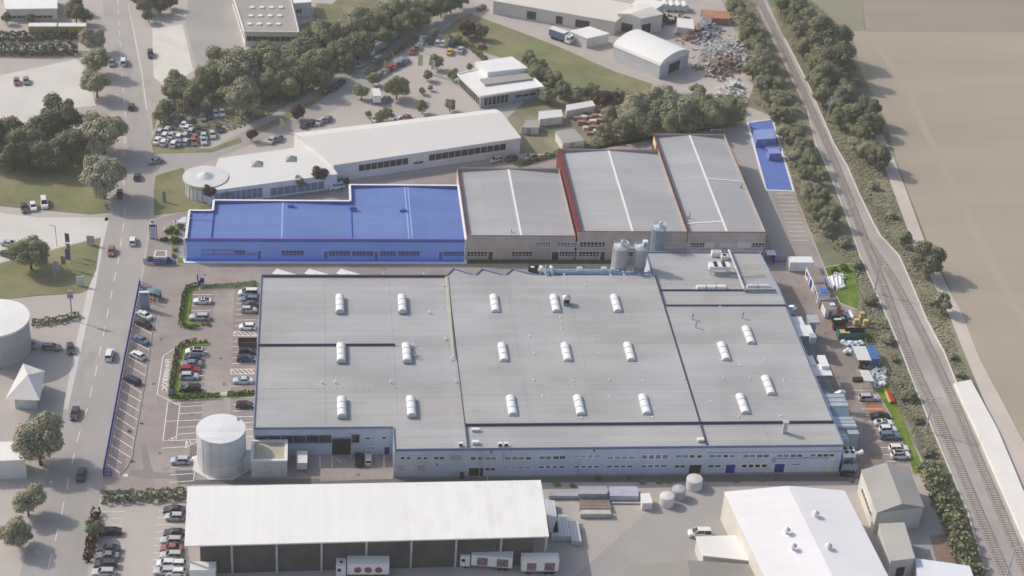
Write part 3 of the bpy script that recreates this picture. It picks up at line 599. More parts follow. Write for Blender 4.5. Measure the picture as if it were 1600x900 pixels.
# chimney box with hood
p=G(884.5,475,ZR+.25); t=thing('exhaust_tower','blue-grey square exhaust tower with pyramid cap among the skylights','exhaust tower',(p.x,p.y,ZR+.25))
part('body',MB().box(p.x-.75,p.x+.75,p.y-.75,p.y+.75,ZR+.25,ZR+2.1),K['steelb'],t); part('louvre',MB().box(p.x-.6,p.x+.6,p.y-.79,p.y-.752,ZR+.9,ZR+1.9),K['dark'],t)
part('hood',MB().add([(p.x-1,p.y-1,ZR+2.1),(p.x+1,p.y-1,ZR+2.1),(p.x+1,p.y+1,ZR+2.1),(p.x-1,p.y+1,ZR+2.1),(p.x,p.y,ZR+2.9)],[(0,3,2,1),(0,1,4),(1,2,4),(2,3,4),(3,0,4)]),K['steel'],t)
p=G(1225,676,ZR-.25); t=thing('exhaust_chimney','tall grey rectangular metal chimney with hood on the front right roof strip','chimney',(p.x,p.y,ZR-.25))
part('shaft',MB().box(p.x-.45,p.x+.45,p.y-.35,p.y+.35,ZR-.25,ZR+2.6),K['steel'],t); part('hood',MB().box(p.x-.6,p.x+.6,p.y-.6,p.y+.6,ZR+2.601,ZR+2.95),K['steel'],t)
for px,py,lab in [(1082,499,'thin dark vent pipe, upper left of a pair on the right roof'),(1087,512,'thin dark vent pipe, lower right of a pair on the right roof'),(1160,497,'lone thin vent pipe near the top of the right roof')]:
    p=G(px,py,ZR+.25); single('vent_pipe',MB().lathe(p.x,p.y,[(.14,ZR+.25),(.14,ZR+1.4),(.26,ZR+1.42),(.26,ZR+1.8),(.1,ZR+1.9)],10),K['steelb'],lab,'vent pipe','vent pipes on the right roof')
pth=[(650,551),(646.5,550),(646.5,555),(650,557),(658,557.5)]
single('cable_coil',MB().tube([G(x,y,ZR+.35) for x,y in pth],.13,6),K['steelb'],'short curled grey pipe lying beside a skylight on the left roof','pipe')
cb=MB()
for dx in (0,1.6,3.6): cb.tube([G(696+dx,432,ZR+.4),G(700+dx,480,ZR+.4),G(705+dx*.6,528,ZR+.4),G(708+dx*.3,558,ZR+.4)],.10,5)
single('cable_run',cb,mat('cable_yellow',(.52,.51,.40),.6,.05),'thin pale yellow cables running along the roof beside the central seam','cables')
# wing roof
t,a,b,d=rbox('air_conditioner',(1112,397,1127,402),1.3,K['whitew'],'low pale rooftop box near the back edge of the rear wing','air conditioner')
part('top_panel',MB().box(a.x+.3,b.x-.3,a.y+.2,a.y+d-.2,ZR+1.05,ZR+1.1),K['steel'],t)
t,a,b,d=rbox('air_conditioner',(1127,402,1137,407),1.2,K['whitew'],'small rooftop unit with dark square fan on the rear wing','air conditioner')
part('fan',MB().box(a.x+.35,b.x-.35,a.y+.3,a.y+d-.3,ZR+.95,ZR+1.02),K['black'],t)
a=G(1108,431,ZR-.25); b=G(1140,431,ZR-.25); t=thing('chiller','white chiller on legs with four round black fans on the rear wing roof','chiller',((a.x+b.x)/2,a.y+1.6,ZR-.25))
part('casing',MB().box(a.x,b.x,a.y+.4,a.y+2.8,ZR+1.2,ZR+2.2),K['white'],t)
lg=MB()
for x in (a.x+.4,b.x-.4):
    for y in (a.y+.6,a.y+2.6): lg.box(x-.1,x+.1,y-.1,y+.1,ZR-.25,ZR+1.2)
part('legs',lg,K['steel'],t)
for x in (a.x+1.6,b.x-1.6):
    for y in (a.y+1.0,a.y+2.2): part('fan',MB().lathe(x,y,[(.5,ZR+2.2),(.5,ZR+2.38),(.42,ZR+2.4)],16),K['black'],t)
pd=MB().tube([G(1139,391,ZR+.5),G(1163,452,ZR+.5)],.33,8); pd.tube([G(1163,452,ZR+.5),G(1209,452,ZR+.5)],.33,8); pd.tube([G(1140,431,ZR+.1),G(1148,432,ZR+.1),G(1196,430,ZR+.1)],.12,6)
single('roof_duct',pd,K['steel'],'long white-grey duct crossing the rear wing roof and turning to the right edge','duct')
# ---------- white cylinder tank, plinth, annex
TX,TY,TR,TH=-36.65,5.0,5.15,9.6
T=thing('storage_tank','big white cylindrical storage tank beside the car park','tank',(TX,TY,0))
part('shell',MB().lathe(TX,TY,[(TR,.35),(TR,TH)],64),K['tank'],T,True)
part('roof',MB().lathe(TX,TY,[(TR+.05,TH-.12),(TR+.05,TH+.02),(.02,TH+.35)],64),K['tankr'],T)
oc=[(TX+6.6*math.cos(PI/8+i*PI/4),TY+6.1*math.sin(PI/8+i*PI/4)) for i in range(8)]
part('plinth',MB().prism(oc,0,.34),K['conc'],T)
sv=MB()
for i in range(16):
    a=i*PI/8; sv.box(TX+(TR+.02)*math.cos(a)-.03,TX+(TR+.02)*math.cos(a)+.03,TY+(TR+.02)*math.sin(a)-.03,TY+(TR+.02)*math.sin(a)+.03,.4,TH-.2)
part('seams',sv,K['steel'],T)
part('hoop',MB().lathe(TX,TY,[(TR+.05,6.6),(TR+.05,6.72),(TR+.04,6.73)],64).lathe(TX,TY,[(TR+.05,3.6),(TR+.05,3.72),(TR+.04,3.73)],64),K['steel'],T)
p=G(371,655,TH); part('hatch',MB().box(p.x-.1,p.x+.1,p.y-.5,p.y+.5,TH,TH+.5),K['steelb'],T)
dts=MB()
for i in range(26):
    a=i*2.4; r=TR*.93*math.sqrt((i+.5)/26); dts.box(TX+r*math.cos(a)-.05,TX+r*math.cos(a)+.05,TY+r*math.sin(a)-.05,TY+r*math.sin(a)+.05,TH+.0,TH+.35*(1-r/TR)+.06)
part('roof_fixings',dts,K['steelb'],T)
A=thing('pump_house','low white annex with raised rim and gravel roof beside the tank','annex',(-26.5,4,0))
x0,x1,y0,y1,h=-30.3,-22.7,.4,7.6,4.5
part('wall',MB().box(x0,x1,y0,y1,0,h-.5),K['cladw'],A); part('gravel_roof',MB().box(x0+.5,x1-.5,y0+.5,y1-.5,h-.498,h-.4),K['gravr'],A)
part('rim',MB().box(x0-.08,x1+.08,y0-.08,y0+.55,h-.499,h).box(x0-.08,x1+.08,y1-.55,y1+.08,h-.499,h).box(x0-.08,x0+.55,y0+.551,y1-.551,h-.499,h).box(x1-.55,x1+.08,y0+.551,y1-.551,h-.499,h),K['white'],A)
part('door',MB().box(-25.9,-23.9,y0-.06,y0-.005,.05,2.2),K['whitew'],A); part('door_frame',MB().box(-26,-25.9,y0-.1,y0-.005,.05,2.3).box(-23.9,-23.8,y0-.1,y0-.005,.05,2.3).box(-25.9,-23.9,y0-.1,y0-.005,2.202,2.3),K['steel'],A)
part('link_room',MB().box(-32.2,x0-.01,2.6,5.6,0,3.4),K['cladw'],A); part('vent',MB().box(-27.6,-27.45,y0-.05,y0-.004,2.9,3.1).box(-27.1,-26.95,y0-.05,y0-.004,2.9,3.1),K['black'],A)
# ---------- halls at the back
YH=88.9
def hall(name,label,x0,x1,y1,ze,zp,wallm,roofm,trimm,ridge=True,ridgem=K['white'],capw=.35,cat='hall',west=None,ze0=None):
    t=thing(name,label,cat,((x0+x1)/2,(YH+y1)/2,0)); xm=(x0+x1)/2; e=.02
    part('wall',MB().box(x0+e,x1-e,YH,y1,0,zp-1.25),wallm,t)
    zr=zp-.28; zeq=zp-1.15
    rm=MB().add([(x0+.3,YH+.3,zeq),(xm,YH+.3,zr),(x1-.3,YH+.3,zeq),(x0+.3,y1-.3,zeq),(xm,y1-.3,zr),(x1-.3,y1-.3,zeq)],[(0,1,4,3),(1,2,5,4)])
    part('roof',rm,roofm,t)
    part('parapet_front',MB().box(x0+e,x1-e,YH,YH+.299,zp-1.249,zp-.12),wallm,t)
    pr=MB().box(x0+e,x1-e,y1-.299,y1,zp-1.249,zp-.12).box(x0+e,x0+.299,YH+.3,y1-.3,zp-1.249,zp-.12).box(x1-.299,x1-e,YH+.3,y1-.3,zp-1.249,zp-.12)
    part('parapet',pr,mat('parapet_grey',(.34,.32,.32),.7,.08,.3),t)
    cp=MB().box(x0,x1,YH-.08,YH+.12,zp-.119,zp).box(x0,x1,y1-.12,y1+.06,zp-.119,zp).box(x0,x0+(west or .26),YH+.121,y1-.121,zp-.119,zp).box(x1-.16,x1,YH+.121,y1-.121,zp-.119,zp)
    part('coping',cp,trimm,t); part('inner_coping',MB().box(x0+.2,x1-.2,YH+.121,YH+.31,zp-.118,zp-.01).box(x1-.34,x1-.161,YH+.311,y1-.13,zp-.118,zp-.01).box(x0+.3,x1-.35,y1-.31,y1-.121,zp-.118,zp-.01),K['greyr2'],t)
    if ridge: part('ridge_strip',MB().box(xm-.28,xm+.28,YH+.4,y1-.4,zr-.06,zr+.05),ridgem,t)
    return t
hC=hall('production_hall','beige hall with light grey low gable roof and red edging, left of three',21.9,50.3,125.3,7.3,7.3,K['beige'],K['roofH'],K['redt'])
hD=hall('production_hall','beige hall with grey roof, white ridge line and broad red left edge, middle of three',50.75,79.6,134.2,8.7,8.7,K['beige'],K['roofH'],K['redt'],west=.95)
hE=hall('production_hall','beige hall with grey roof and white cross strips, rightmost and deepest of three',79.75,100.6,144.0,8.7,8.7,K['beige'],K['roofH'],K['redt'])
part('roof_strip',MB().beam((90.5,118,8.42),(100.2,118,7.62),.45,.14),K['white'],hE); part('roof_strip',MB().beam((80.2,94.8,7.63),(89.9,94.8,8.42),.45,.14),K['white'],hE)
part('banner',MB().box(79.55,79.72,138.5,143,6.2,8.2),K['yelp'],hE)
part('west_cladding',MB().box(50.68,50.748,YH+.5,134,.1,8.5),K['redt'],hD); part('west_cladding',MB().box(79.68,79.748,134.3,143.9,.1,8.5),K['redt'],hE)
for px,py,z,hh,par_ in [(799,366,6.3,1.4,hC),(1077,340,8.0,1.6,hE),(1159,292,8.0,1.2,hE)]:
    p=G(px,py,z); part('vent_pipe',MB().tube([(p.x,p.y,z-.4),(p.x,p.y,z+hh)],.14,7).box(p.x-.5,p.x-.3,p.y,p.y+.3,z-.3,z+.4),K['steelb'],par_)
for r,rows in [((729.5,392.4,762,401),2),((799,392.4,832,401),2),((873,392.4,902,401),2),((904,392.4,937,401),2),((836,377.5,860.5,386),2),((870,378,902,386.5),2)]: facade_window(hC,YH,r,6,rows=rows,pane=K['glass' if r[1]>390 else 'glassL'],fw=.12)
for r in [((762.8,393,769.5,405)),((861.5,393,872.7,405)),((937.5,393,944,405))]: facade_door(hC if r[0]<900 else hD,YH,r,K['rust'])
for r,k,g in [((905.5,377.5,946,386.5),7,'glass'),((978,393,1000,401),4,'glass'),((1039,379,1077,386.5),8,'beige'),((1078.5,378.7,1101,386.5),5,'glass'),((1007,379,1022,386.5),3,'beige')]: facade_window(hD if r[0]<1060 else hE,YH,r,k,rows=2,pane=K[g],fw=.12)
facade_window(hE,YH,(1101.5,379,1116,386.5),1,pane=K['whitew'],name='panel'); facade_window(hE,YH,(1123.5,379,1151.5,386.8),6,frame=K['steel'],pane=K['greyr'],name='panel')
facade_window(hE,YH,(1152.5,379,1173,386.8),1,pane=K['whitew'],name='panel'); facade_window(hE,YH,(1174.5,379,1195.5,387),4,rows=2); facade_window(hE,YH,(1183.6,393.6,1193.4,402.6),2,rows=2)
# blue hall (one building, three roof depths)
BH=thing('blue_hall','long blue-coloured hall with stepped blue roof outlined by white edges','hall',(-14,98,0))
zb=6.1; e=.0
steps=[(-49.3,-43.3,103.0),(-43.3,-7.6,108.4),(-7.6,21.7,117.2)]
poly=[(-49.3,YH),(21.7,YH),(21.7,117.2),(-7.6,117.2),(-7.6,108.4),(-43.3,108.4),(-43.3,103.0),(-49.3,103.0)]
part('wall',MB().prism(poly,0,zb-1.0),K['blueW'],BH)
rm=MB()
rm.add([(-49.3,YH+.3,zb-.5),(-43.3,YH+.3,zb-.5),(-43.3,103,zb-.5),(-49.3,103,zb-.5)],[(0,1,2,3)])
for x0,x1,y1 in steps[1:]:
    xm=-25.3 if x0<-20 else 7.4
    rm.add([(x0+.01,YH+.3,zb-.9),(xm,YH+.3,zb-.3),(x1-.01,YH+.3,zb-.9),(x0+.01,y1,zb-.9),(xm,y1,zb-.3),(x1-.01,y1,zb-.9)],[(0,1,4,3),(1,2,5,4)])
part('roof',rm,K['roofB'],BH)
pr=MB(); wl=MB()
for i in range(len(poly)):
    a,b=poly[i],poly[(i+1)%len(poly)]; 
    if i!=0: wl.beam((a[0],a[1],zb+.06+.001*i),(b[0],b[1],zb+.06+.001*i),.62,.14)
    pr.beam((a[0],a[1]+(.15 if i==0 else 0),zb-.51-.001*i),(b[0],b[1]+(.15 if i==0 else 0),zb-.51-.001*i),.3,.98)
part('parapet',pr,K['blueD'],BH); part('white_edge',wl,K['white'],BH)
part('front_coping',MB().box(-49,21.4,YH-.1,YH+.3,zb-.019,zb+.02),mat('violet_trim',(.16,.10,.42),.6,.05),BH)
part('ridge_strip',MB().box(-25.5,-25.1,YH+.5,108,zb-.36,zb-.26),K['blueP'],BH); part('ridge_strip',MB().box(7.0,7.3,YH+.5,117,zb-.36,zb-.26).box(7.9,8.2,YH+.5,117,zb-.38,zb-.27),K['blueP'],BH)
part('roof_gutter',MB().box(-43.4,-43.1,YH+.5,103,zb-.8,zb-.45).box(-7.7,-7.4,YH+.5,108,zb-.95,zb-.6),K['blueD'],BH)
part('roof_rail',MB().tube([G(296,331,zb),G(306,338,zb),G(321,331,zb)],.08,5).tube([G(296,341,zb),G(330,342,zb)],.15,5),K['blueP'],BH)
for px,py in [(455,323),(552,326),(630,330)]:
    p=G(px,py,zb-.3); part('roof_vent',MB().box(p.x-.9,p.x+.9,p.y-.3,p.y+.3,zb-.6,zb+.3).tube([(p.x,p.y,zb),(p.x,p.y,zb+1.0)],.1,6),K['blueD'],BH)
for r,k in [((366,390.4,383.5,398.5),4),((439.6,391,475,399.3),6),((512.5,391.5,547.4,400),6),((549.7,392,583.6,400),6),((594,392,619,400),5),((621.6,392,656,400),6),((692.6,392.7,727,400),6)]: facade_window(BH,YH,r,k,frame=K['blueP'],pane=K['glassB'],rows=2,fw=.12)
facade_window(BH,YH,(384,395.5,402,398.2),4,frame=K['blueP'],pane=K['glassB'])
for r in [(402.5,391.5,408.5,402.5),(505.7,392,512.2,403),(584.8,392,591,403),(685.4,392.7,691.7,403.5)]: facade_door(BH,YH,r,K['blueD'])
facade_window(BH,YH,(315,390,334,398),1,frame=K['blueD'],pane=K['blueP'],name='shutter'); facade_window(BH,YH,(335,390,365,398),1,frame=K['blueD'],pane=K['blueP'],name='shutter')
# blue ground strip with white kerb
yk=G(500,411,0).y
struct('blue_strip',[(-49.5,yk),(21.8,yk),(21.8,YH),(-49.5,YH)],.06,K['blueG'])
kb=MB().box(-49.9,22.1,yk-.35,yk+.35,0,.2).box(-50.2,-49.5,yk+.351,YH+.2,0,.2).box(21.5,22.2,yk+.351,YH-.1,0,.2)
single('white_kerb',kb,K['white'],'white kerb edging the blue strip in front of the blue hall','kerb')
single('corner_post',MB().box(-49.95,-49.45,YH-.35,YH+.1,0,zb+.1),K['white'],'white corner post at the left end of the blue hall','post')
single('corner_post',MB().box(21.45,21.86,YH-.36,YH-.12,0,zb+.1),K['white'],'white corner post between the blue hall and the beige hall','post')
# blue lot with white border
LB=[(1168,192),(1207,187),(1240,299),(1197,297.5)]
struct('blue_lot',gp(LB),.05,K['blueL'])
kb=MB(); P4=[G(*q) for q in LB]
for i in range(4):
    a,b=P4[i],P4[(i+1)%4]; kb.beam((a.x,a.y,.07+.002*i),(b.x,b.y,.07+.002*i),.55,.14)
single('white_kerb',kb,K['white'],'white border around the blue storage lot by the railway trees','kerb')
# ================================================================== SILOS, PIPE RACK
def rail_ring(cx,cy,r,z,h=1.1,n=14):
    b=MB()
    for zz in (z+h,z+h*.5): b.tube([(cx+r*math.cos(2*PI*i/24),cy+r*math.sin(2*PI*i/24),zz) for i in range(25)],.05,4,False)
    for i in range(n): a=2*PI*i/n; b.tube([(cx+r*math.cos(a),cy+r*math.sin(a),z),(cx+r*math.cos(a),cy+r*math.sin(a),z+h)],.05,4)
    return b
def silo(cx,cy,r,z0,z1,m,label,cone=False,legs=True,cap='round'):
    t=thing('silo',label,'silo',(cx,cy,0))
    part('shell',MB().lathe(cx,cy,[(r,z0),(r,z1)],36),m,t,True)
    part('band',MB().lathe(cx,cy,[(r+.04,z1-1.6),(r+.04,z1-1.48)],36).lathe(cx,cy,[(r+.04,z0+1.2),(r+.04,z0+1.32)],36),K['steelb'],t)
    part('top',MB().lathe(cx,cy,[(r+.06,z1-.08),(r+.06,z1+.02),(.35,z1+.75),(.34,z1+.8)],36),K['steel'],t)
    if cap=='round': part('filter',MB().lathe(cx+.25,cy,[(.18,z1+.3),(.18,z1+1.3),(.5,z1+1.35),(.5,z1+1.7),(.1,z1+1.9)],14),K['steel'],t)
    else:
        f=part('filter',MB().box(cx+.35,cx+1.5,cy-.7,cy+.4,z1+.3,z1+2.1),K['white'],t); part('filter_panel',MB().box(cx+.5,cx+1.35,cy-.74,cy-.702,z1+.5,z1+1.5),K['steelb'],f)
    part('guard_rail',rail_ring(cx,cy,r-.05,z1),K['steel'],t)
    if cone: part('hopper',MB().lathe(cx,cy,[(.4,z0-2.6),(r,z0-.01)],28),m,t)
    if legs:
        l=MB()
        for i in range(4):
            a=PI/4+i*PI/2; l.beam((cx+r*.92*math.cos(a),cy+r*.92*math.sin(a),0),(cx+r*.92*math.cos(a),cy+r*.92*math.sin(a),z0+1),.28)
            b2=a+PI/2; l.beam((cx+r*.92*math.cos(a),cy+r*.92*math.sin(a),z0*.55),(cx+r*.92*math.cos(b2),cy+r*.92*math.sin(b2),z0-.2),.12)
        part('legs',l,K['steel'],t)
    ld=MB(); x=cx-r-.15; y=cy-.6
    ld.tube([(x,y,.2),(x,y,z1+1)],.05,4).tube([(x,y+.45,.2),(x,y+.45,z1+1)],.05,4)
    for k in range(int((z1-.5)/.5)): ld.tube([(x,y,.5+k*.5),(x,y+.45,.5+k*.5)],.035,4)
    part('ladder',ld,K['steel'],t); return t
silo(59.25,73.3,1.95,7.0,13.5,K['silo'],'round grey silo with small domed cap, leftmost of three silos')
silo(64.3,73.3,1.75,8.2,13.3,K['silo'],'grey silo on legs with square white filter box, middle of three silos',True,True,'box')
silo(70.85,84.0,1.72,.3,12.7,K['steelb'],'tall bluish steel silo with railed top against the beige hall',False,False)
wb=MB().beam((61,73.3,13.3),(62.8,73.3,13.3),1.0,.12)
for y in (72.8,73.8): wb.tube([(61,y,14.3),(62.8,y,14.3)],.05,4).tube([(61.9,y,13.3),(61.9,y,14.3)],.05,4)
single('silo_walkway',wb,K['steel'],'short railed walkway joining the tops of the two grey silos','walkway')
# gantry along the back roof edge
GX0,GX1=37.5,66.8
t=thing('pipe_gantry','long railed steel gantry with pale pipes and small tanks behind the factory roof edge','gantry',((GX0+GX1)/2,71.2,0))
dk=MB().box(GX0+3,GX1-8,70.4,73.4,6.9,7.0); part('deck',dk,K['steelb'],t)
rl=MB()
for y in (70.4,73.4):
    for z in (7.6,8.1): rl.tube([(GX0+3,y,z),(GX1-8,y,z)],.06,4)
    for x in np.arange(GX0+3,GX1-7.9,1.85): rl.box(x-.06,x+.06,y-.06,y+.06,6.98,8.1)
for x in (GX0+3,GX1-8): rl.tube([(x,70.4,8.1),(x,73.4,8.1)],.06,4)
part('guard_rail',rl,K['steel'],t)
lg=MB()
for x in np.arange(GX0+3.5,GX1-8,4.2):
    for y in (70.6,73.2): lg.box(x-.1,x+.1,y-.1,y+.1,0,6.9)
part('legs',lg,K['steelb'],t)
for x in (49,55.2,57.6):
    c=part('small_tank',MB().box(x-.6,x+.6,71.6,72.6,7.0,8.0),K['whitew'],t); part('lid',MB().box(x-.7,x+.7,71.5,72.7,8.0,8.12),K['steel'],c)
pm=MB()
for y,z,r in ((69.75,7.75,.16),(70.05,7.95,.13),(69.75,8.15,.10)): pm.tube([(GX0+1,y,z),(GX1,y,z)],r,7)
part('pipes',pm,mat('blue_pipe',(.22,.32,.55),.5,.1,.5),t)
pp_=MB()
pp_.tube([(GX0+1,70.4,8.3),(GX1-13,70.4,8.3),(GX1-8,70.6,8.2)],.22,8); part('pale_pipe',pp_,K['steel'],t)
st=MB()
for x in (44.5,56.2,59.6,63.5,66.2): part('strut',MB().beam((x,70.6,8.1),(x+.6,67.6,7.6),.35,.3),K['steel'],t)
pass
el=MB().tube([(39.2,73,6.8),(39.2,71.5,8.5),(39.4,70.2,8.9),(40.2,69.6,8.5),(40.6,69.2,7.6)],.62,10)
single('elbow_duct',el,K['steel'],'bulky pale elbow duct at the left end of the roof-edge gantry','duct')
single('elbow_duct',MB().tube([(41.6,73,6.8),(41.6,71,9.0),(41.8,69.9,9.2),(41.9,69.4,7.7)],.42,10),K['steel'],'thinner pale elbow duct just right of the bulky one at the gantry end','duct')
# ================================================================== GENERIC BOXY THINGS
def footprint(pxs,z):            # FL FR BR BL px at height z -> Vectors
    return [G(*q,z).to_2d() for q in pxs]
def container(pxs,h,wallm,roofm,label,cat='container',group=None,name='container',z=None,ribs=True,parent_extra=None):
    P=footprint(pxs,h if z is None else z); c=sum(P,Vector((0,0)))/4; t=thing(name,label,cat,(c.x,c.y,0),0,group)
    part('body',MB().prism([tuple(p) for p in P],.12,h-.12),wallm,t); part('roof',MB().prism([tuple(c+(p-c)*1.02) for p in P],h-.119,h),roofm,t)
    if ribs:
        rb=MB()
        for k in range(4): p=P[k]; rb.box(p.x-.09,p.x+.09,p.y-.09,p.y+.09,.02,h-.125)
        part('corner_posts',rb,K['steel'],t)
        a=P[0].lerp(P[1],.08); b=P[0].lerp(P[1],.92)
        d=(P[1]-P[0]).normalized(); n=Vector((d.y,-d.x))*.06
        dr=MB().beam((*(a+n),h*.5),(*(a+n),h*.5),.01)
        m1=P[0].lerp(P[1],.3)+n; m2=P[0].lerp(P[1],.55)+n
        part('door',MB().beam((*m1,h*.47),(*m2,h*.47),.06,h*.78),roofm,t)
    return t
def bldg(name,label,pxs,h,wallm,roofm,cat='building',gable=None,over=.25,bands=(),bandm=None,group=None,flat_rim=None,ridge_t=.5):
    P=footprint(pxs,h); c=sum(P,Vector((0,0)))/4; t=thing(name,label,cat,(c.x,c.y,0),0,group)
    ins=[c+(p-c)*(1-over/max(4,(p-c).length)) for p in P]
    part('wall',MB().prism([tuple(p) for p in ins],0,h-.3),wallm,t)
    if gable is None:
        part('roof',MB().prism([tuple(p) for p in P],h-.3,h),roofm,t)
        if flat_rim: part('rim',MB().ring([tuple(p) for p in P],.35,h-.28,h+.3),flat_rim,t)
    else:
        kind,rise=gable
        if kind=='pyr':
            part('roof',MB().add([(*p,h-.3) for p in P]+[(*c,h+rise)],[(3,2,1,0),(0,1,4),(1,2,4),(2,3,4),(3,0,4)]),roofm,t)
        else:
            if kind=='y': A,B=P[0].lerp(P[1],ridge_t),P[3].lerp(P[2],ridge_t); ed=[(0,1),(3,2)]
            else: A,B=P[0].lerp(P[3],ridge_t),P[1].lerp(P[2],ridge_t); ed=[(0,3),(1,2)]
            V=[(*p,h-.25) for p in P]+[(*A,h+rise),(*B,h+rise)]
            if kind=='y': F_=[(0,4,5,3),(4,1,2,5),(0,1,4),(3,5,2),(0,3,2,1)]
            elif kind=='x': F_=[(0,1,5,4),(4,5,2,3),(0,4,3),(1,2,5),(0,3,2,1)]
            if kind=='barrel':
                V=[];F_=[];n=10
                for (u,v) in ((P[0],P[3]),(P[1],P[2])):
                    for i in range(n+1):
                        a=PI*i/n; q=u.lerp(v,(1-math.cos(a))/2); V.append((*q,h-.3+math.sin(a)*rise))
                F_=[(i,n+1+i,n+2+i,i+1) for i in range(n)]+[tuple(range(n+1)),tuple(range(2*n+1,n,-1))]
            part('roof',MB().add(V,F_),roofm,t)
    # window bands: (edge, s0, s1, z0, z1, nmullions)
    for (e_,s0,s1,z0,z1,nm) in bands:
        a=ins[e_]; b=ins[(e_+1)%4]; d=(b-a).normalized(); n=Vector((d.y,-d.x))
        if (a+n-c).length<(a-c).length: n=-n
        p=a.lerp(b,s0)+n*.06; q=a.lerp(b,s1)+n*.06
        fr=MB().beam((*p,z1),(*q,z1),.14,.12).beam((*p,z0),(*q,z0),.14,.12)
        for k in range(nm+1):
            r=p.lerp(q,k/nm); fr.beam((*r,z0),(*r,z1),.12,.12)
        w=part('window',fr,K['whitew'],t); part('pane',MB().beam((*p,(z0+z1)/2),(*q,(z0+z1)/2),.05,z1-z0),bandm or K['glass'],w)
    return t
# ---------------- east yard
container([(1235.8,410),(1271,410),(1267.5,400.7),(1231,400.7)],2.9,K['white'],K['white'],'white double container beside the marked bays by the railway side','container')
cb_=container([(1271.8,441),(1289.8,440.6),(1277.8,416.5),(1260,416.5)],3.1,K['white'],K['trim'],'white portable cabin with blue edges and blue doors, taller rear half','portable cabin',name='portable_cabin',ribs=False)
P=footprint([(1271.8,441),(1289.8,440.6),(1277.8,416.5),(1260,416.5)],3.1); c=sum(P,Vector((0,0)))/4
part('roof_felt',MB().prism([tuple(c+(p-c)*.9) for p in P],3.101,3.14),K['brownr'],cb_)
def side_panel(t,P,e_,s0,s1,z0,z1,m,name):
    a=P[e_];b=P[(e_+1)%4]; cc=sum(P,Vector((0,0)))/4; d=(b-a).normalized(); n=Vector((d.y,-d.x))
    if (a+n-cc).length<(a-cc).length: n=-n
    p=a.lerp(b,s0)+n*.05; q=a.lerp(b,s1)+n*.05; part(name,MB().beam((*p,(z0+z1)/2),(*q,(z0+z1)/2),.08,z1-z0),m,t)
side_panel(cb_,P,3,.62,.85,.3,2.4,K['door'],'door'); side_panel(cb_,P,3,.1,.3,1.0,2.2,K['glassB'],'window'); side_panel(cb_,P,3,.38,.5,.3,2.5,K['trim'],'door')
px_=[(1278.5,461.5),(1297,460.5),(1288.8,443.5),(1272.5,444)]
cb_=container(px_,2.7,K['white'],K['trim'],'white portable cabin with blue panels, lower half nearest the white shed','portable cabin',name='portable_cabin',ribs=False)
P=footprint(px_,2.7); c=sum(P,Vector((0,0)))/4; part('roof_felt',MB().prism([tuple(c+(p-c)*.9) for p in P],2.701,2.74),K['brownr'],cb_)
for s0,s1,m in ((.12,.28,'trim'),(.4,.55,'glassB'),(.68,.86,'trim')): side_panel(cb_,P,3,s0,s1,.3,2.3,K[m],'panel')
p=G(1287,455,2.75); single('tarpaulin',MB().box(p.x-.9,p.x+.9,p.y-1,p.y+1,2.745,2.9),mat('bright_blue',(.05,.17,.55),.5,.1,.8),'small blue box lying on the roof of the lower cabin','tarpaulin')
a=G(1278,482.5);b=G(1306,480); single('grey_partition',MB().beam((a.x,a.y,1.4),(b.x,b.y,1.4),.2,2.8),K['silo'],'tall grey partition panel between the blue cabin and white shed','panel')
sh=container([(1291,484.5),(1308.5,483.5),(1302,471.3),(1284.5,471.3)],2.5,K['white'],K['brownr'],'small white shed with brownish flat roof beside the grey partition','shed',name='shed')
p=G(1301,476,2.6); part('roof_box',MB().box(p.x-.6,p.x+.6,p.y-.5,p.y+.5,2.51,2.8),K['white'],sh)
def skip(px,L,W,H,rz,outm,inm,label,cat='skip',flare=.35,loads=()):
    c=G(*px); t=thing('skip',label,cat,(c.x,c.y,0),rz)
    l,w=L/2,W/2; f=flare
    V=[(-l+f,-w+.1,.1),(l-f,-w+.1,.1),(l-f,w-.1,.1),(-l+f,w-.1,.1),(-l,-w,H),(l,-w,H),(l,w,H),(-l,w,H)]
    V+=[(-l+f+.1,-w+.2,.25),(l-f-.1,-w+.2,.25),(l-f-.1,w-.2,.25),(-l+f+.1,w-.2,.25),(-l+.1,-w+.1,H),(l-.1,-w+.1,H),(l-.1,w-.1,H),(-l+.1,w-.1,H)]
    Fo=[(0,3,2,1),(0,1,5,4),(1,2,6,5),(2,3,7,6),(3,0,4,7),(4,5,13,12),(5,6,14,13),(6,7,15,14),(7,4,12,15)]
    lpart('shell',MB().add(V,Fo),outm,t); lpart('inside',MB().add(V,[(8,9,10,11),(8,12,13,9),(9,13,14,10),(10,14,15,11),(11,15,12,8)]),inm,t)
    for (x,y,z,sx,sy,sz,m) in loads: lpart('load',MB().box(x-sx,x+sx,y-sy,y+sy,z,z+sz),m,t)
    return t
skip((1310.5,503.5),4.2,2.0,1.3,0.02,K['dkgreen'],K['black'],'dark green skip with sloping ends full of scrap beside the white shed',loads=[(-.3,0,.4,.9,.6,.5,K['bag']),(.9,.2,.5,.5,.5,.7,K['steelb'])])
skip((1311,514),3.4,1.7,1.4,0,K['rust'],K['rust'],'rusty brown open skip just behind the large green one',flare=.05)
skip((1329.5,527),7.2,2.5,2.1,0.0,K['green'],K['rust'],'large green open container with cardboard inside',flare=.03,loads=[(-2.4,.1,.6,.7,.8,1.2,K['yellow']),(-1.3,-.3,.6,.8,.6,.9,K['yelp'])])
skip((387,540.5),4.5,2.2,1.7,0.0,mat('purple_brown',(.10,.06,.11),.6,.1,.8),K['rust'],'open brown and purple skip parked between marked bays beside the factory',flare=.3)
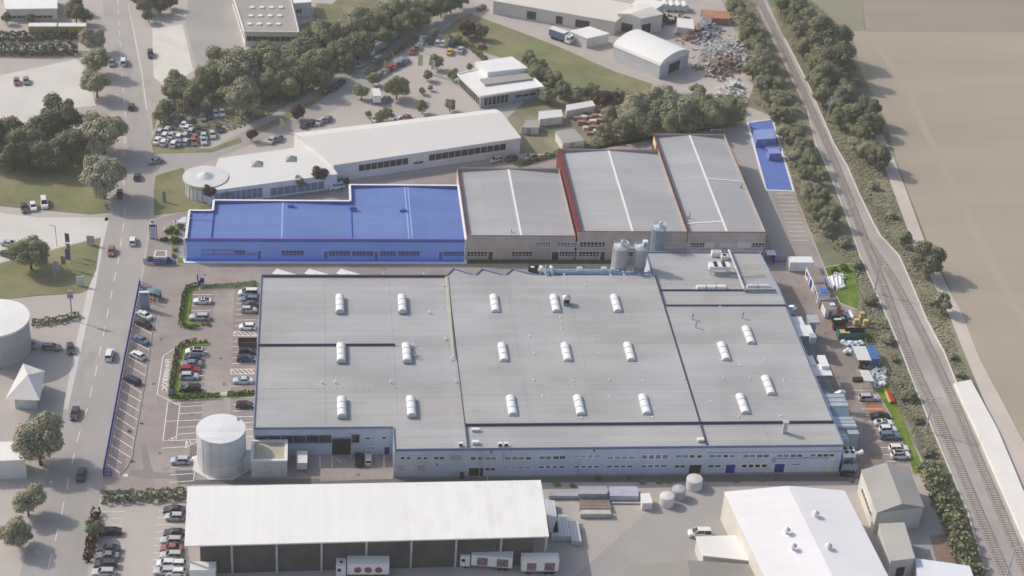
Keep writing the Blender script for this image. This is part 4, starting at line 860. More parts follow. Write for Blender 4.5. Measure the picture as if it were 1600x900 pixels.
skip((840,425.5),4.6,1.9,1.5,-.42,K['black'],K['rust'],'long open rusty skip standing at an angle behind the sawtooth roof edge',flare=.05,loads=[(-1.5,0,.4,.5,.5,.9,K['bag'])])
def pile(name,label,cat,region,items,group=None,kind=None):
    """one object made of many small bits lying in a pixel region"""
    mb=MB(); x0,y0,x1,y1=region
    for k in range(items):
        p=G(random.uniform(x0,x1),random.uniform(y0,y1)); a=random.uniform(0,PI); L=random.uniform(.4,1.6); z=random.uniform(.15,.9)
        mb.beam((p.x-math.cos(a)*L/2,p.y-math.sin(a)*L/2,z),(p.x+math.cos(a)*L/2,p.y+math.sin(a)*L/2,z+random.uniform(-.2,.3)),random.uniform(.15,.5),random.uniform(.15,.5))
    return mb
# stacked pipes on the lawn
for k in range(9):
    a=G(1296+k*2.6,449-k*.8+(k%3)*2,.5+.25*(k%2)); b=G(1290.5+k*3.2,434-k*.7,.5+.25*(k%2))
    single('metal_pipe',MB().tube([a,b],.32,8),K['white'],'white metal duct pipe lying in the heap on the yard lawn','pipe','white pipes heaped on the lawn')
for k in range(4):
    a=G(1310+k*3.2,452-k,.4); b=G(1307+k*3.2,446-k,.4); single('metal_pipe',MB().tube([a,b],.4,8),K['white'],'short white metal duct piece at the near end of the lawn heap','pipe','short pipes at the lawn heap')
single('scrap_heap',pile('','','',(1302,430,1322,440),26),K['steel'],'tangled silver duct scrap behind the white pipes on the lawn','scrap heap',None,'stuff')
for k in range(5):
    p=G(1312+k*1.1,484+k*3); single('traffic_barrel',MB().lathe(p.x,p.y,[(.45,0),(.4,.7),(.2,1.0)],10),K['redp' if k%2==0 else 'orange'],['red','orange','red','orange','red'][k]+' drum, '+['first','second','third','fourth','fifth'][k]+' from the back in the row beside the white shed','drum','row of coloured drums')
single('metal_pipe',MB().tube([G(1327,487,.5),G(1333,497,.5)],.5,9),K['white'],'fat white pipe lying by itself right of the coloured drums','pipe')
single('scrap_heap',pile('','','',(1318,486,1328,498),22),K['steelb'],'dark scrap heap between the coloured drums and the fat white pipe','scrap heap',None,'stuff')
n=0
for k,(x,y,z,w) in enumerate([(1337,508,0,1.1),(1337,508,.9,1.0),(1346,503,0,1.0),(1345,503,.9,1.0),(1345,502,1.8,.9),(1350,511,0,1.2),(1351,511,1.2,1.0)]):
    p=G(x,y); lab=['yellow crate at the bottom left of the crate stacks','yellow crate on top of the left low stack','yellow crate at the bottom of the tall rear stack','yellow crate in the middle of the tall rear stack','yellow crate topping the tall rear stack','yellow crate at the bottom of the right front stack','yellow crate topping the right front stack'][k]
    t=thing('crate',lab,'crate',(p.x,p.y,z),0,'yellow crates at the fence'); lpart('box',MB().box(-w*.6,w*.6,-w*.5,w*.5,.05,.88),K['yellow'],t); lpart('slats',MB().box(-w*.62,w*.62,-w*.52,w*.52,.3,.38).box(-w*.62,w*.62,-w*.52,w*.52,.62,.7),K['wood'],t)
for k in range(14):
    x=1317+k*3 if k<11 else 1321+(k-11)*4; y=538+(k%3)*2 if k<11 else 550+(k%2)*3
    p=G(x,y); r=random.uniform(.55,.85); v=leaves(1,[(0,0,0,1,1,1)],1)
    mb=MB(); prof=[(r*math.sin(PI*i/6)*random.uniform(.9,1.08)+.001,r*.85*(1-math.cos(PI*i/6))) for i in range(7)]; mb.lathe(p.x,p.y,prof,9)
    single('plastic_sack',mb,K['bagb'] if 4<=k<=7 else K['bag'],'bulging pale plastic sack in the pile below the green container' if k<11 else 'white plastic sack in the small group left of the canopy','sack','sacks below the green container' if k<11 else 'sacks left of the canopy',smooth=True)
def canopy(pxs,h,label,m=K['greyr'],posts=True):
    P=footprint(pxs,h); c=sum(P,Vector((0,0)))/4; t=thing('canopy',label,'canopy',(c.x,c.y,0))
    part('roof',MB().prism([tuple(p) for p in P],h-.12,h),m,t)
    for p in P:
        q=c+(p-c)*.93; part('post',MB().box(q.x-.07,q.x+.07,q.y-.07,q.y+.07,.03,h-.12),K['steel'],t)
    return t
canopy([(1341,562.5),(1362.5,563),(1352.5,541),(1331.5,540.5)],2.6,'flat pale canopy roof beside the blue container in the scrap yard')
canopy([(1350.5,594.5),(1366.5,596),(1357.5,578.5),(1342.8,577.8)],2.5,'smaller flat pale canopy on thin posts nearest the parked cars')
a=G(1329,550);b=G(1341,577); fm=MB()
for z in (.3,1.0,1.7): fm.beam((a.x,a.y,z),(b.x,b.y,z),.06,.06)
for k in range(30): q=a.lerp(b,k/29); fm.beam((q.x,q.y,.05),(q.x,q.y,1.8),.05)
single('mesh_fence',fm,K['steel'],'grey mesh fence panel along the left side of the scrap canopy','fence')
container([(1361.5,561),(1376,560.5),(1366,539),(1352.5,539.5)],2.8,K['bluec'],K['bluec'],'weathered blue shipping container against the yard fence')
for reg,m,lab,n in [((1342,566,1358,577),'rust','dark scrap under the pale canopy beside the fence',40),((1362,578,1384,600),'steel','silvery metal scrap heap beyond the small canopy',90),((1364,582,1384,606),'white','white scrap pieces strewn over the metal heap by the verge',45),((1350,571,1364,578),'steelb','mixed metal bits between the two canopies',30)]:
    single('scrap_heap',pile('','','',reg,n),K[m],lab,'scrap heap',None,'stuff')
p=G(1346,596); single('log_pile',MB().tube([(p.x-2.2,p.y,.4),(p.x+.2,p.y,.4)],.4,8).tube([(p.x-2.0,p.y+.8,.4),(p.x+.4,p.y+.8,.4)],.35,8),K['rust'],'short dark rusty rolls left of the small canopy','rolls')
a=G(1385,613,.3);b=G(1392,630,.3)
t=thing('snow_plough','red and yellow plough blade lying on the green verge','plough blade',(a.x,a.y,0))
part('blade',MB().beam((a.x+.4,a.y,.45),(b.x+.4,b.y,.45),.9,.7),K['redp'],t); part('edge',MB().beam((a.x-.25,a.y,.5),(b.x-.25,b.y,.5),.35,.5),K['yellow'],t)
# ---------------- plant along the east wall (heights from real footprints)
def solidbox(name,label,x0,x1,y0,y1,z0,z1,m,cat,legs=False,cap=None,extra=None):
    t=thing(name,label,cat,((x0+x1)/2,(y0+y1)/2,0)); part('casing',MB().box(x0,x1,y0,y1,z0,z1),m,t)
    if cap: part('lid',MB().box(x0-.08,x1+.08,y0-.08,y1+.08,z1+.001,z1+.12),cap,t)
    if legs:
        l=MB()
        for x in (x0+.15,x1-.15):
            for y in (y0+.15,y1-.15): l.box(x-.1,x+.1,y-.1,y+.1,.02,z0)
        part('legs',l,K['steel'],t)
    return t
def atx(px,py,x): q=PX(px,py,x); return q.y,q.z
E0=XE+.25
t=solidbox('air_handling_unit','blue-grey plant box with a curved hood, rearmost along the east wall',E0,E0+2.3,55.5,58.5,.3,5.0,K['steelb'],'plant unit')
part('hood',MB().tube([(E0+1.1,57,5.0),(E0+1.1,57,6.2),(E0+2.0,56.4,6.6),(E0+2.4,55.9,6.2)],.55,10),K['steel'],t)
solidbox('air_handling_unit','grey plant box with flat white lid, second along the east wall',E0,E0+3.6,50.4,54.2,.3,5.0,K['steelb'],'plant unit',cap=K['white'])
t=solidbox('air_handling_unit','white-topped plant deck on tall legs in front of the grey plant boxes',E0,E0+4.6,45.0,49.6,4.6,5.6,K['steelb'],'plant unit',True,K['white'])
part('fan_box',MB().box(E0+3.3,E0+4.9,44.0,45.8,4.2,5.9),K['steel'],t)
part('ladder',MB().tube([(E0+4.9,44,.1),(E0+4.9,44,4.2)],.05,4).tube([(E0+4.4,44,.1),(E0+4.4,44,4.2)],.05,4),K['steel'],t)
a=G(1260,531); b=G(1270,531)
t=solidbox('duct_tower','freestanding metal duct tower with jutting head on the yard',a.x,b.x+.2,a.y,a.y+2.6,.15,4.8,K['duct'],'duct tower')
part('head',MB().box(a.x-.1,b.x+.9,a.y-.5,a.y+2.9,4.85,5.5),K['steel'],t)
x=E0; t=solidbox('plant_platform','wide white plant deck on a steel frame with two raised boxes',x,x+5.2,29.6,34.0,3.9,4.9,K['steelb'],'plant deck',True,K['white'])
part('raised_box',MB().box(x+3.2,x+5.0,32,36.6,5.0,5.9),K['white'],t); part('raised_box',MB().box(x+.1,x+2.1,33,36.8,5.0,5.6),K['white'],t)
fr=MB()
for yy in (27.4,29.4):
    for z in (1.2,2.4): fr.beam((x+.2,yy,z),(x+5.2,yy,z),.1)
    for xx in (x+.2,x+2.7,x+5.2): fr.beam((xx,yy,.05),(xx,yy,2.5),.12)
part('guard_rail',fr,K['steel'],t)
single('lean_to_roof',MB().add([(x,20.8,3.4),(x+4.0,20.8,2.6),(x+4.0,26.6,2.6),(x,26.6,3.4),(x,20.8,3.2),(x+4.0,20.8,2.4),(x+4.0,26.6,2.4),(x,26.6,3.2)],[(0,1,2,3),(4,7,6,5),(0,4,5,1),(1,5,6,2),(2,6,7,3),(3,7,4,0)]).box(x+.1,x+3.8,21,26.4,.02,2.39),K['steelb'],'dark blue-grey lean-to between the white deck and the big ribbed ducts','lean-to')
bd=MB(); cx_,cz_=E0+5.3,2.8
for seg_ in range(1):
    path=[(E0+4.4,23.2,.3),(E0+4.4,23.2,3.0),(E0+4.8,23.2,3.9),(E0+5.6,23.2,4.4),(E0+6.5,23.2,4.2)]
    bd.tube(path,.95,12)
single('curved_duct',bd,K['steel'],'fat curved round metal duct bending over beside the ribbed ducts','duct')
t=thing('ventilation_plant','large ribbed metal air ducts stepping down beside the east wall','ventilation plant',(E0+2.5,14,0))
part('upper_duct',MB().prism([(E0,20.6),(E0+5.2,20.6),(E0+5.2,15.4),(E0,15.4)],3.4,6.4),K['duct'],t)
part('sloped_duct',MB().add([(E0+.2,15.39,6.3),(E0+5.1,15.39,6.3),(E0+5.1,12.9,4.7),(E0+.2,12.9,4.7),(E0+.2,15.39,2.5),(E0+5.1,15.39,2.5),(E0+5.1,12.9,2.5),(E0+.2,12.9,2.5)],[(0,3,2,1),(0,4,7,3),(1,2,6,5),(4,5,6,7),(3,7,6,2),(0,1,5,4)]),K['steelb'],t)
part('lower_duct',MB().box(E0,E0+5.6,9.0,12.89,2.2,5.4),K['duct'],t)
part('front_duct',MB().box(E0+3.2,E0+5.7,7.2,8.99,.8,4.9),K['duct'],t); part('side_duct',MB().box(E0+.9,E0+2.9,5.2,8.98,2.4,4.6),K['duct'],t)
part('support',MB().box(E0+.3,E0+5.0,10,20,.02,2.19),K['steelb'],t)
for k_,ys_,bx_ in ((0,(15.6,17.2,18.8,20.4),(E0-.02,E0+5.28,.07,3.3,6.5)),(1,(9.3,10.5,11.7),(E0-.02,E0+5.7,.06,2.1,5.49)),(2,(5.5,6.7,7.9),(E0+.85,E0+2.98,.05,2.35,4.67))):
    for y in ys_: part('rib',MB().box(bx_[0],bx_[1],y-bx_[2],y+bx_[2],bx_[3],bx_[4]),K['steelb'],t)

single('loading_deck',MB().add([(E0,2.6,1.2),(E0+4.6,2.6,1.2),(E0+6.2,9.0,1.2),(E0,5.19,1.2),(E0,2.6,0),(E0+4.6,2.6,0),(E0+6.2,9.0,0),(E0,5.19,0)],[(0,1,2,3),(4,7,6,5),(0,4,5,1),(1,5,6,2),(2,6,7,3),(3,7,4,0)]),K['steelb'],'blue-grey steel deck below the ribbed ducts at the east wall','deck')
t=thing('cooler_unit','white cooling unit with black fans at the front right factory corner','cooling unit',(E0+1.5,-1,0))
part('casing',MB().box(E0+.1,E0+2.8,-.6,2.0,4.4,5.4),K['white'],t)
for k,(fx,fy) in enumerate([(.8,1.4),(2.1,1.4),(.8,0),(2.1,0)]): part('fan',MB().lathe(E0+fx,fy,[(.48,5.4),(.48,5.56),(.4,5.58)],14),K['black'],t)
part('outlet',MB().tube([(E0+2.8,.2,4.9),(E0+3.6,.2,4.9),(E0+4.6,.3,5.3)],[.3,.45,.6],10),K['whitew'],t)
lg=MB()
for xx in (E0+.3,E0+2.6):
    for yy in (-.4,1.8): lg.box(xx-.08,xx+.08,yy-.08,yy+.08,.02,4.4)
part('legs',lg,K['steel'],t)
t=solidbox('basement_light_well','grey enclosure with railed dark pit at the front right corner',E0,E0+3.4,-1.6,-.9,1.6,2.9,K['steelb'],'enclosure')
part('pit_floor',MB().box(E0,E0+3.4,-.899,2.4,.03,.4),K['dark'],t); part('side_panel',MB().box(E0+3.3,E0+3.45,-.89,2.6,.4,2.7),K['steel'],t)
t=thing('shelter','small blue-posted shelter with pale roof beside the rightmost beige hall','shelter',(G(1203,412).x,G(1203,412).y,0))
q=G(1203,411); part('roof',MB().box(q.x-1.2,q.x+1.3,q.y-.3,q.y+2.2,2.6,2.75),K['white'],t); part('wall',MB().box(q.x+.9,q.x+1.15,q.y,q.y+2,.03,2.59),K['fence'],t); part('wall_back',MB().box(q.x-1,q.x+.89,q.y+1.8,q.y+2,.03,2.59),K['steelb'],t)
a=G(1206,411.5);b=G(1228,411.5); single('low_barrier',MB().beam((a.x,a.y,.5),(b.x,b.y,.5),.15,.12).beam((a.x,a.y,.9),(b.x,b.y,.9),.1,.1).box(a.x,a.x+.12,a.y-.06,a.y+.06,0,.9).box(b.x-.12,b.x,b.y-.06,b.y+.06,0,.9),K['fence'],'low blue barrier between the small shelter and the white container','barrier')
# containers on the blue lot
LD=mat('lot_steel_dark',(.20,.27,.60),.6,.1,.5,lines=[(0,.6,.12,.12)]); LP=mat('lot_steel_pale',(.24,.32,.60),.6,.06,.3)
container([(1182,218),(1212,216),(1208,201),(1178,203)],2.6,LD,LP,'long blue container at the far end of the blue lot','container','containers on the blue lot')
container([(1197,233),(1219,233),(1216.5,224),(1193,224.5)],.6,LD,LD,'low dark blue flat stack in the middle of the blue lot','stack')
container([(1202.5,240),(1221,239.5),(1217,233),(1200,233)],2.3,LD,LP,'short pale-topped container near the centre of the blue lot','container','containers on the blue lot')
# ================================================================== ENTRANCE, FENCES
def fence(pts,h,m,label,step=2.5,pick=.22,name='fence',bar=.05):
    P=[G(*q) for q in pts]; t=thing(name,label,'fence',(P[0].x,P[0].y,0)); po=MB(); ra=MB(); me=MB()
    for a,b in zip(P,P[1:]):
        L=(b-a).length; n=max(1,int(L/step))
        for k in range(n+1): q=a.lerp(b,k/n); po.box(q.x-.07,q.x+.07,q.y-.07,q.y+.07,.03,h)
        for z in (.2,h*.55,h-.05): ra.beam((a.x,a.y,z),(b.x,b.y,z),.08,.1)
        for k in range(int(L/pick)): q=a.lerp(b,(k+.5)*pick/L); me.box(q.x-bar/2,q.x+bar/2,q.y-bar/2,q.y+bar/2,.15,h)
    part('posts',po,m,t); part('rails',ra,m,t); part('pickets',me,m,t); return t
fence([(218.5,446),(210,490),(196,560),(182,635),(170,700),(161.5,745)],1.9,K['fence'],'long blue steel fence between the main road and the car park',bar=.08)
fence([(219.5,449),(237.5,457)],1.9,K['fence'],'blue sliding gate leaf standing beside the car park entrance',name='gate',pick=.5)
fence([(163,744),(174,744)],2.0,K['fence'],'small square blue gate leaf at the bottom end of the blue fence',name='gate',pick=.5)
fence([(157,770.6),(209,770.4)],.8,K['fence'],'low blue rail at the bottom left corner of the car park',pick=1.2)
fence([(225,413),(250,413.5),(275,413)],1.7,K['fence'],'blue gate panels in front of the white kiosk at the entrance',pick=.25,bar=.1)
fence([(1345,480),(1352,540),(1368,572),(1395,610),(1428,675),(1449,745)],1.2,K['wood'],'thin weathered wire fence along the green verge by the railway',step=3,pick=1.0,bar=.03)
ki=container([(240,401),(260,401),(260.5,391.5),(242.5,391.5)],2.3,K['white'],K['white'],'small white kiosk with recessed dark roof behind the blue gate panels','kiosk',name='kiosk',ribs=False)
P=footprint([(240,401),(260,401),(260.5,391.5),(242.5,391.5)],2.3); c=sum(P,Vector((0,0)))/4; part('roof_felt',MB().prism([tuple(c+(p-c)*.8) for p in P],2.301,2.33),K['brownr'],ki)
# white signboard with disc
q=G(240,373); t=thing('sign_pylon','white and blue sign pylon topped by a round disc near the planting bed','sign',(q.x,q.y,0))
lpart('panel',MB().box(-.75,.75,-.15,.15,.5,4.6),K['white'],t); lpart('band',MB().box(-.72,.72,-.18,-.155,3.6,4.3),K['navy'],t); lpart('info_panel',MB().box(-.6,.6,-.18,-.152,.8,3.4),mat('ice_blue',(.45,.53,.68),.5,.05),t)
lpart('side_posts',MB().box(-.95,-.8,-.1,.1,0,4.2).box(.8,.95,-.1,.1,0,4.2),K['navy'],t)
dv=MB()
for rr,yy in ((.62,.12),): 
    dv.add([(rr*math.cos(2*PI*i/20),-yy,5.15+rr*math.sin(2*PI*i/20)) for i in range(20)]+[(rr*math.cos(2*PI*i/20),yy,5.15+rr*math.sin(2*PI*i/20)) for i in range(20)],[tuple(range(20)),tuple(range(39,19,-1))]+[(i,i+20,(i+1)%20+20,(i+1)%20) for i in range(20)])
lpart('disc',dv,K['white'],t)
lpart('disc_centre',MB().add([(-.1+.26*math.cos(2*PI*i/14),-.14,5.15+.26*math.sin(2*PI*i/14)) for i in range(14)],[tuple(range(14))]),mat('wine_red',(.12,.01,.03),.5,.05),t)
tl=MB()
for k in range(5): tl.box(-.5+k*.2,-.36+k*.2,-.19,-.181,3.85,4.05)
for r_ in (3.1,2.6,1.1):
    for k in range(4): tl.box(-.4+k*.2,-.28+k*.2,-.19,-.181,r_,r_+.1)
lpart('small_lettering',tl,mat('slate',(.12,.15,.3),.6,.05),t)
q=G(227,483); t=thing('sign_pylon','tall blue-grey tiled sign pylon with white cap inside the blue fence','sign',(q.x,q.y,0),-.03)
lpart('panel',MB().box(-1.1,1.1,-.25,.25,.1,4.8),mat('pylon_grey',(.24,.32,.42),.5,.06,.5,lines=[(2,.62,.05,.2)]),t); lpart('cap',MB().box(-1.15,1.15,-.3,.3,4.801,5.05),K['white'],t)
lpart('frame',MB().box(-1.22,-1.101,-.28,.28,0,4.8).box(1.101,1.22,-.28,.28,0,4.8),K['steel'],t)
tl=MB()
for k in range(6): tl.box(-.8+k*.28,-.58+k*.28,-.29,-.251,4.25,4.5)
lpart('lettering',tl,K['navy'],t)
q=G(240,466); t=thing('gate_control_shelter','low shelter with curved teal roof behind the grey sign pylon','shelter',(q.x,q.y,0),-.25)
V=[];n=8
for y in (-1.1,1.1):
    for i in range(n+1): V.append((-1.9+3.8*i/n,y,1.7+.5*math.sin(PI*i/n)))
lpart('roof',MB().add(V,[(i,i+1,n+2+i,n+1+i) for i in range(n)]),K['teal'],t); lpart('back_wall',MB().box(-1.7,1.7,.9,1.0,.05,1.7),K['dark'],t)
lpart('posts',MB().box(-1.6,-1.5,-.9,-.8,0,1.85).box(1.5,1.6,-.9,-.8,0,1.85).box(0,.1,-.9,-.8,0,2.0),K['steel'],t)
q=G(236,473); single('fire_hydrant',MB().lathe(q.x,q.y,[(.25,0),(.12,.1),(.12,1.0),(.3,1.05),(.3,1.25),(.05,1.4)],10),K['redp'],'small red post beside the grey sign pylon','post')
q=G(245.5,477); single('barrier_post',MB().box(q.x-.12,q.x+.12,q.y-.12,q.y+.12,0,1.9),K['white'],'short white marker post right of the grey sign pylon','post')
q=G(311,446); t=thing('boom_barrier','open white boom barrier with blue housing at the driveway','barrier',(q.x,q.y,0))
lpart('housing',MB().box(-.3,.3,-.3,.3,0,1.3),K['fence'],t); lpart('cabinet',MB().box(.35,1.3,-.3,.4,.9,2.0),K['door'],t); lpart('boom',MB().beam((0,0,1.2),(.5,0,5.6),.12),K['white'],t)
lpart('fin',MB().add([(-.1,-.05,0),(.5,-.05,2.3),(.7,-.05,2.3),(.35,-.05,0),(-.1,.05,0),(.5,.05,2.3),(.7,.05,2.3),(.35,.05,0)],[(0,3,2,1),(4,5,6,7),(0,1,5,4),(1,2,6,5),(2,3,7,6)]),K['fence'],t)
q=G(309,441); single('traffic_light',MB().tube([(q.x,q.y,0),(q.x,q.y,1.4)],.06,5).box(q.x-.15,q.x+.15,q.y-.12,q.y+.12,1.4,2.2).box(q.x-.15,q.x+.15,q.y-.12,q.y+.12,.6,1.2),K['black'],'small black signal post left of the boom barrier','signal')
q=G(275,362); t=thing('street_lamp','grey lamp post with a white ring head standing in the round bush bed','lamp',(q.x,q.y,0))
lpart('pole',MB().tube([(0,0,0),(0,0,3.2)],.07,6),K['teal'],t); lpart('ring',MB().tube([(.55*math.cos(2*PI*i/16),.55*math.sin(2*PI*i/16),3.2) for i in range(17)],.1,5,False),K['white'],t); lpart('head',MB().lathe(0,0,[(.25,3.1),(.25,3.35)],10),K['black'],t)
q=G(283,345,2.4); t=thing('parasol','white slanted awning beside the left end of the blue hall','awning',(q.x,q.y,0))
part('cloth',MB().add([(q.x-1.3,q.y-.5,2.2),(q.x+1.3,q.y-.5,2.3),(q.x+1.3,q.y+1.2,3.0),(q.x+.2,q.y+1.0,2.9),(q.x-1.3,q.y-.5,2.14),(q.x+1.3,q.y-.5,2.24),(q.x+1.3,q.y+1.2,2.94),(q.x+.2,q.y+1.0,2.84)],[(0,1,2,3),(7,6,5,4),(0,4,5,1),(1,5,6,2)]),K['white'],t); part('pole',MB().tube([(q.x-1.1,q.y-.4,0),(q.x-1.1,q.y-.4,2.14)],.05,5),K['steel'],t)
q=G(250.5,770); single('bollard',MB().lathe(q.x,q.y,[(.12,0),(.12,.9),(.05,1.0)],8),K['black'],'small dark bollard at the bottom edge of the car park','bollard')
for k,(x,y,lab) in enumerate([(303,717,'small white disc-topped post by the bright hatchback and white tank'),(196.5,743.5,'white square cover plate at the bottom of the car park')]):
    q=G(x,y); single('cover',MB().lathe(q.x,q.y,[(.5,.05),(.5,.3),(.1,.36)],12) if k==0 else MB().box(q.x-.45,q.x+.45,q.y-.4,q.y+.4,.05,.12),K['white'],lab,'cover')
for x,y,lab in [(241,516,'first'),(221,662,'second'),(206,721,'third')]:
    q=G(x,y); single('kerb_light',MB().box(q.x-.35,q.x+.35,q.y-.12,q.y+.12,.04,.4),K['wood'],f'small dark kerb lamp, {lab} from the top along the left drive','lamp','kerb lamps along the drive')
kb=MB(); cp=[(244,487),(237,525),(226,598),(217,650),(211,683),(206,715),(199,730),(187,742)]
for a,b in zip(cp,cp[1:]): A,B=G(*a),G(*b); kb.beam((A.x,A.y,.1),(B.x,B.y,.1),.18,.14)
o=link('drive_kerb',kb.mesh('drive_kerb',K['greyr2'])); o['kind']='structure'
a=G(345,618);b=G(354.5,618); t=thing('steps','small pale steps through the hedge below the car park','steps',(a.x,a.y,0))
for k in range(3): part('step',MB().box(a.x,b.x,a.y-.8+k*.55,a.y-.3+k*.55,.06,.15+k*.09),K['conc'],t)
q=G(268,621); single('info_sign',MB().box(q.x-.35,q.x+.35,q.y-.05,q.y+.05,.9,2.2).tube([(q.x,q.y+.08,0),(q.x,q.y+.08,.9)],.05,5),mat('sign_blue',(.10,.30,.55),.5,.1),'small blue sign at the lower corner of the hedged island','sign')
# ================================================================== VEHICLES
KIND={ # length,width,height, stations: lower body top (x,z), greenhouse (rear base, rear roof, front roof, front base), belt
 'hatch':(4.0,1.76,1.5,[(-.5,.62),(-.47,.92),(.22,.98),(.42,.86),(.49,.66),(.5,.45)],(-.48,-.36,.10,.27)),
 'sedan':(4.6,1.8,1.45,[(-.5,.6),(-.48,.92),(-.30,.98),(.20,.96),(.42,.84),(.49,.66),(.5,.45)],(-.34,-.18,.07,.24)),
 'wagon':(4.6,1.8,1.5,[(-.5,.62),(-.48,.95),(.20,.98),(.42,.86),(.49,.66),(.5,.45)],(-.49,-.40,.07,.24)),
 'suv':(4.5,1.86,1.72,[(-.5,.7),(-.48,1.08),(.22,1.10),(.42,1.0),(.49,.78),(.5,.5)],(-.485,-.40,.08,.25)),
 'van':(4.9,1.9,1.9,[(-.5,.7),(-.48,1.1),(.28,1.12),(.43,1.0),(.49,.8),(.5,.5)],(-.49,-.45,.10,.32)),
 'coupe':(4.4,1.8,1.33,[(-.5,.6),(-.48,.90),(-.28,.93),(.18,.92),(.42,.80),(.49,.62),(.5,.42)],(-.40,-.14,.04,.22)),
}
CM={}
def carmesh(kind):
    if kind in CM: return CM[kind]
    L,W,H,top,gh=KIND[kind]; w=W/2; zb=.22
    sec=[]
    for (t,z) in top:
        k=1-.16*max(0,(abs(t)-.40)/.1)**1.5; ww=w*k
        sec.append([(t*L,-ww*.96,zb),(t*L,-ww,zb+.2),(t*L,-ww,z*.72),(t*L,-ww*.90,z),(t*L,ww*.90,z),(t*L,ww,z*.72),(t*L,ww,zb+.2),(t*L,ww*.96,zb)])
    b=MB(); vs=[p for s in sec for p in s]; n=8; fs=[(i*n+j,(i+1)*n+j,(i+1)*n+(j+1)%n,i*n+(j+1)%n) for i in range(len(sec)-1) for j in range(n)]
    fs+=[tuple(range(n)),tuple(len(vs)-1-j for j in range(n))]; b.add(vs,fs)
    def zat(t):
        for (a,za),(c,zc) in zip(top,top[1:]):
            if a<=t<=c: return za+(zc-za)*(t-a)/(c-a+1e-9)
        return .9
    rb,rr,fr,fb=gh; g=MB()
    base=w*.88; rf=w*.70; zr=H-.06
    pts=[(rb,base,zat(rb)-.02),(rr,rf,zr-.03),(fr,rf,zr),(fb,base,zat(fb)-.02)]
    vs=[(t*L,-y,z) for t,y,z in pts]+[(t*L,y,z) for t,y,z in pts]
    g.add(vs,[(0,1,2,3)[::-1],(4,5,6,7),(0,4,5,1)[::-1],(2,6,7,3)[::-1],(1,5,6,2)[::-1],(0,3,7,4)[::-1]])
    r=rf+.02; e0,e1=rr*L-.05,fr*L+.05
    b.add([(e0,-r,zr-.045),(e1,-r,zr-.012),(e1,r,zr-.012),(e0,r,zr-.045),(e0+.1,-r*.85,zr+.03),(e1-.1,-r*.85,zr+.05),(e1-.1,r*.85,zr+.05),(e0+.1,r*.85,zr+.03)],[(0,3,2,1),(4,5,6,7),(0,1,5,4),(1,2,6,5),(2,3,7,6),(3,0,4,7)])
    for s in (-1,1):   # pillars
        for (ta,ya,za),(tb,yb,zz) in ((pts[0],pts[1]),(pts[2],pts[3])): b.beam((ta*L,s*(ya+.012),za),(tb*L,s*(yb+.012),zz-.02),.09,.07)
        tm=(rr+fr)/2; b.beam((tm*L,s*(base+.01),zat(tm)-.03),(tm*L,s*(rf+.02),zr-.03),.08,.05)
        b.box(fb*L-.35,fb*L-.2,s*w-(.02 if s>0 else .16),s*w+(.16 if s>0 else .02),.88,1.02)
    CM[kind]=(b,g,L,W,H); return CM[kind]
PM={}
def paint(name,c):
    if name not in PM: PM[name]=mat('paint_'+name,c,.28,.02,1,spec=.55)
    return PM[name]
PAINT=dict(white=(.78,.79,.80),silver=(.50,.52,.54),grey=(.22,.23,.25),dark=(.06,.065,.075),black=(.018,.018,.022),blue=(.13,.19,.30),dkblue=(.02,.03,.10),ltblue=(.46,.53,.62),red=(.42,.012,.03),gold=(.33,.30,.25),yellow=(.62,.5,.10),green=(.08,.14,.10),fadedred=(.32,.13,.12))
MC={}
def car(px,head,kind,col,label,group=None,name='parked_car',roof=None,scale=1.0,cat='car'):
    """px: centre pixel; head: pixel vector towards the front"""
    c=G(*px,.5); q=G(px[0]+head[0],px[1]+head[1],.5); a=math.atan2(q.y-c.y,q.x-c.x)
    b,g,L,W,H=carmesh(kind); key=(kind,col)
    t=thing(name,label,cat,(c.x,c.y,.05),a,group); t.scale=(scale,)*3
    if key not in MC:
        w=MB(); 
        MC[key]=dict(body=b.mesh('body',paint(col,PAINT[col]),smooth=False))
    if kind not in MC:
        tb=MB(); R=.33; xx=0
        vs=[(R*math.cos(2*PI*i/14),s*.11,R*math.sin(2*PI*i/14)) for s in (-1,1) for i in range(14)]
        tb.add(vs,[tuple(range(14)),tuple(range(27,13,-1))]+[(i,i+14,(i+1)%14+14,(i+1)%14) for i in range(14)])
        rm=MB(); r=.2; rm.add([(r*math.cos(2*PI*i/10),s*.125,r*math.sin(2*PI*i/10)) for s in (-1,1) for i in range(10)],[tuple(range(10)),tuple(range(19,9,-1))]+[(i,i+10,(i+1)%10+10,(i+1)%10) for i in range(10)])
        MC[kind]=dict(glass=g.mesh('windows',K['carglass']),tyre=tb.mesh('tyre',K['tyre']),rim=rm.mesh('rim',K['rim']),hl=MB().box(-.05,.05,-.17,.17,-.07,.07).mesh('headlight',K['light']),tl=MB().box(-.04,.04,-.15,.15,-.08,.08).mesh('tail_light',K['tail']))
    M=MC[kind]
    link('body',MC[key]['body'],t); link('windows',M['glass'],t)
    if roof: 
        rr,fr=KIND[kind][4][1:3]; lpart('sunroof',MB().box(rr*L+.25,fr*L-.1,-W*.27,W*.27,H-.012,H+.012),roof,t)
    for x in (-.30*L,.31*L):
        for s in (-1,1):
            wl=link('wheel',M['tyre'],t); wl.location=(x,s*(W/2-.10),.33); r=link('rim',M['rim'],wl)
    for s in (-1,1):
        h=link('headlight',M['hl'],t); h.location=(L*.487,s*W*.33,.66); l=link('tail_light',M['tl'],t); l.location=(-L*.492,s*W*.34,.78)
    return t
LFT=(-20,0); RGT=(20,0); DIA=(-26,-13)
PC='cars parked on the factory site'
car((225,492.5),DIA,'sedan','white','white saloon parked nearest the grey sign pylon by the blue fence',PC)
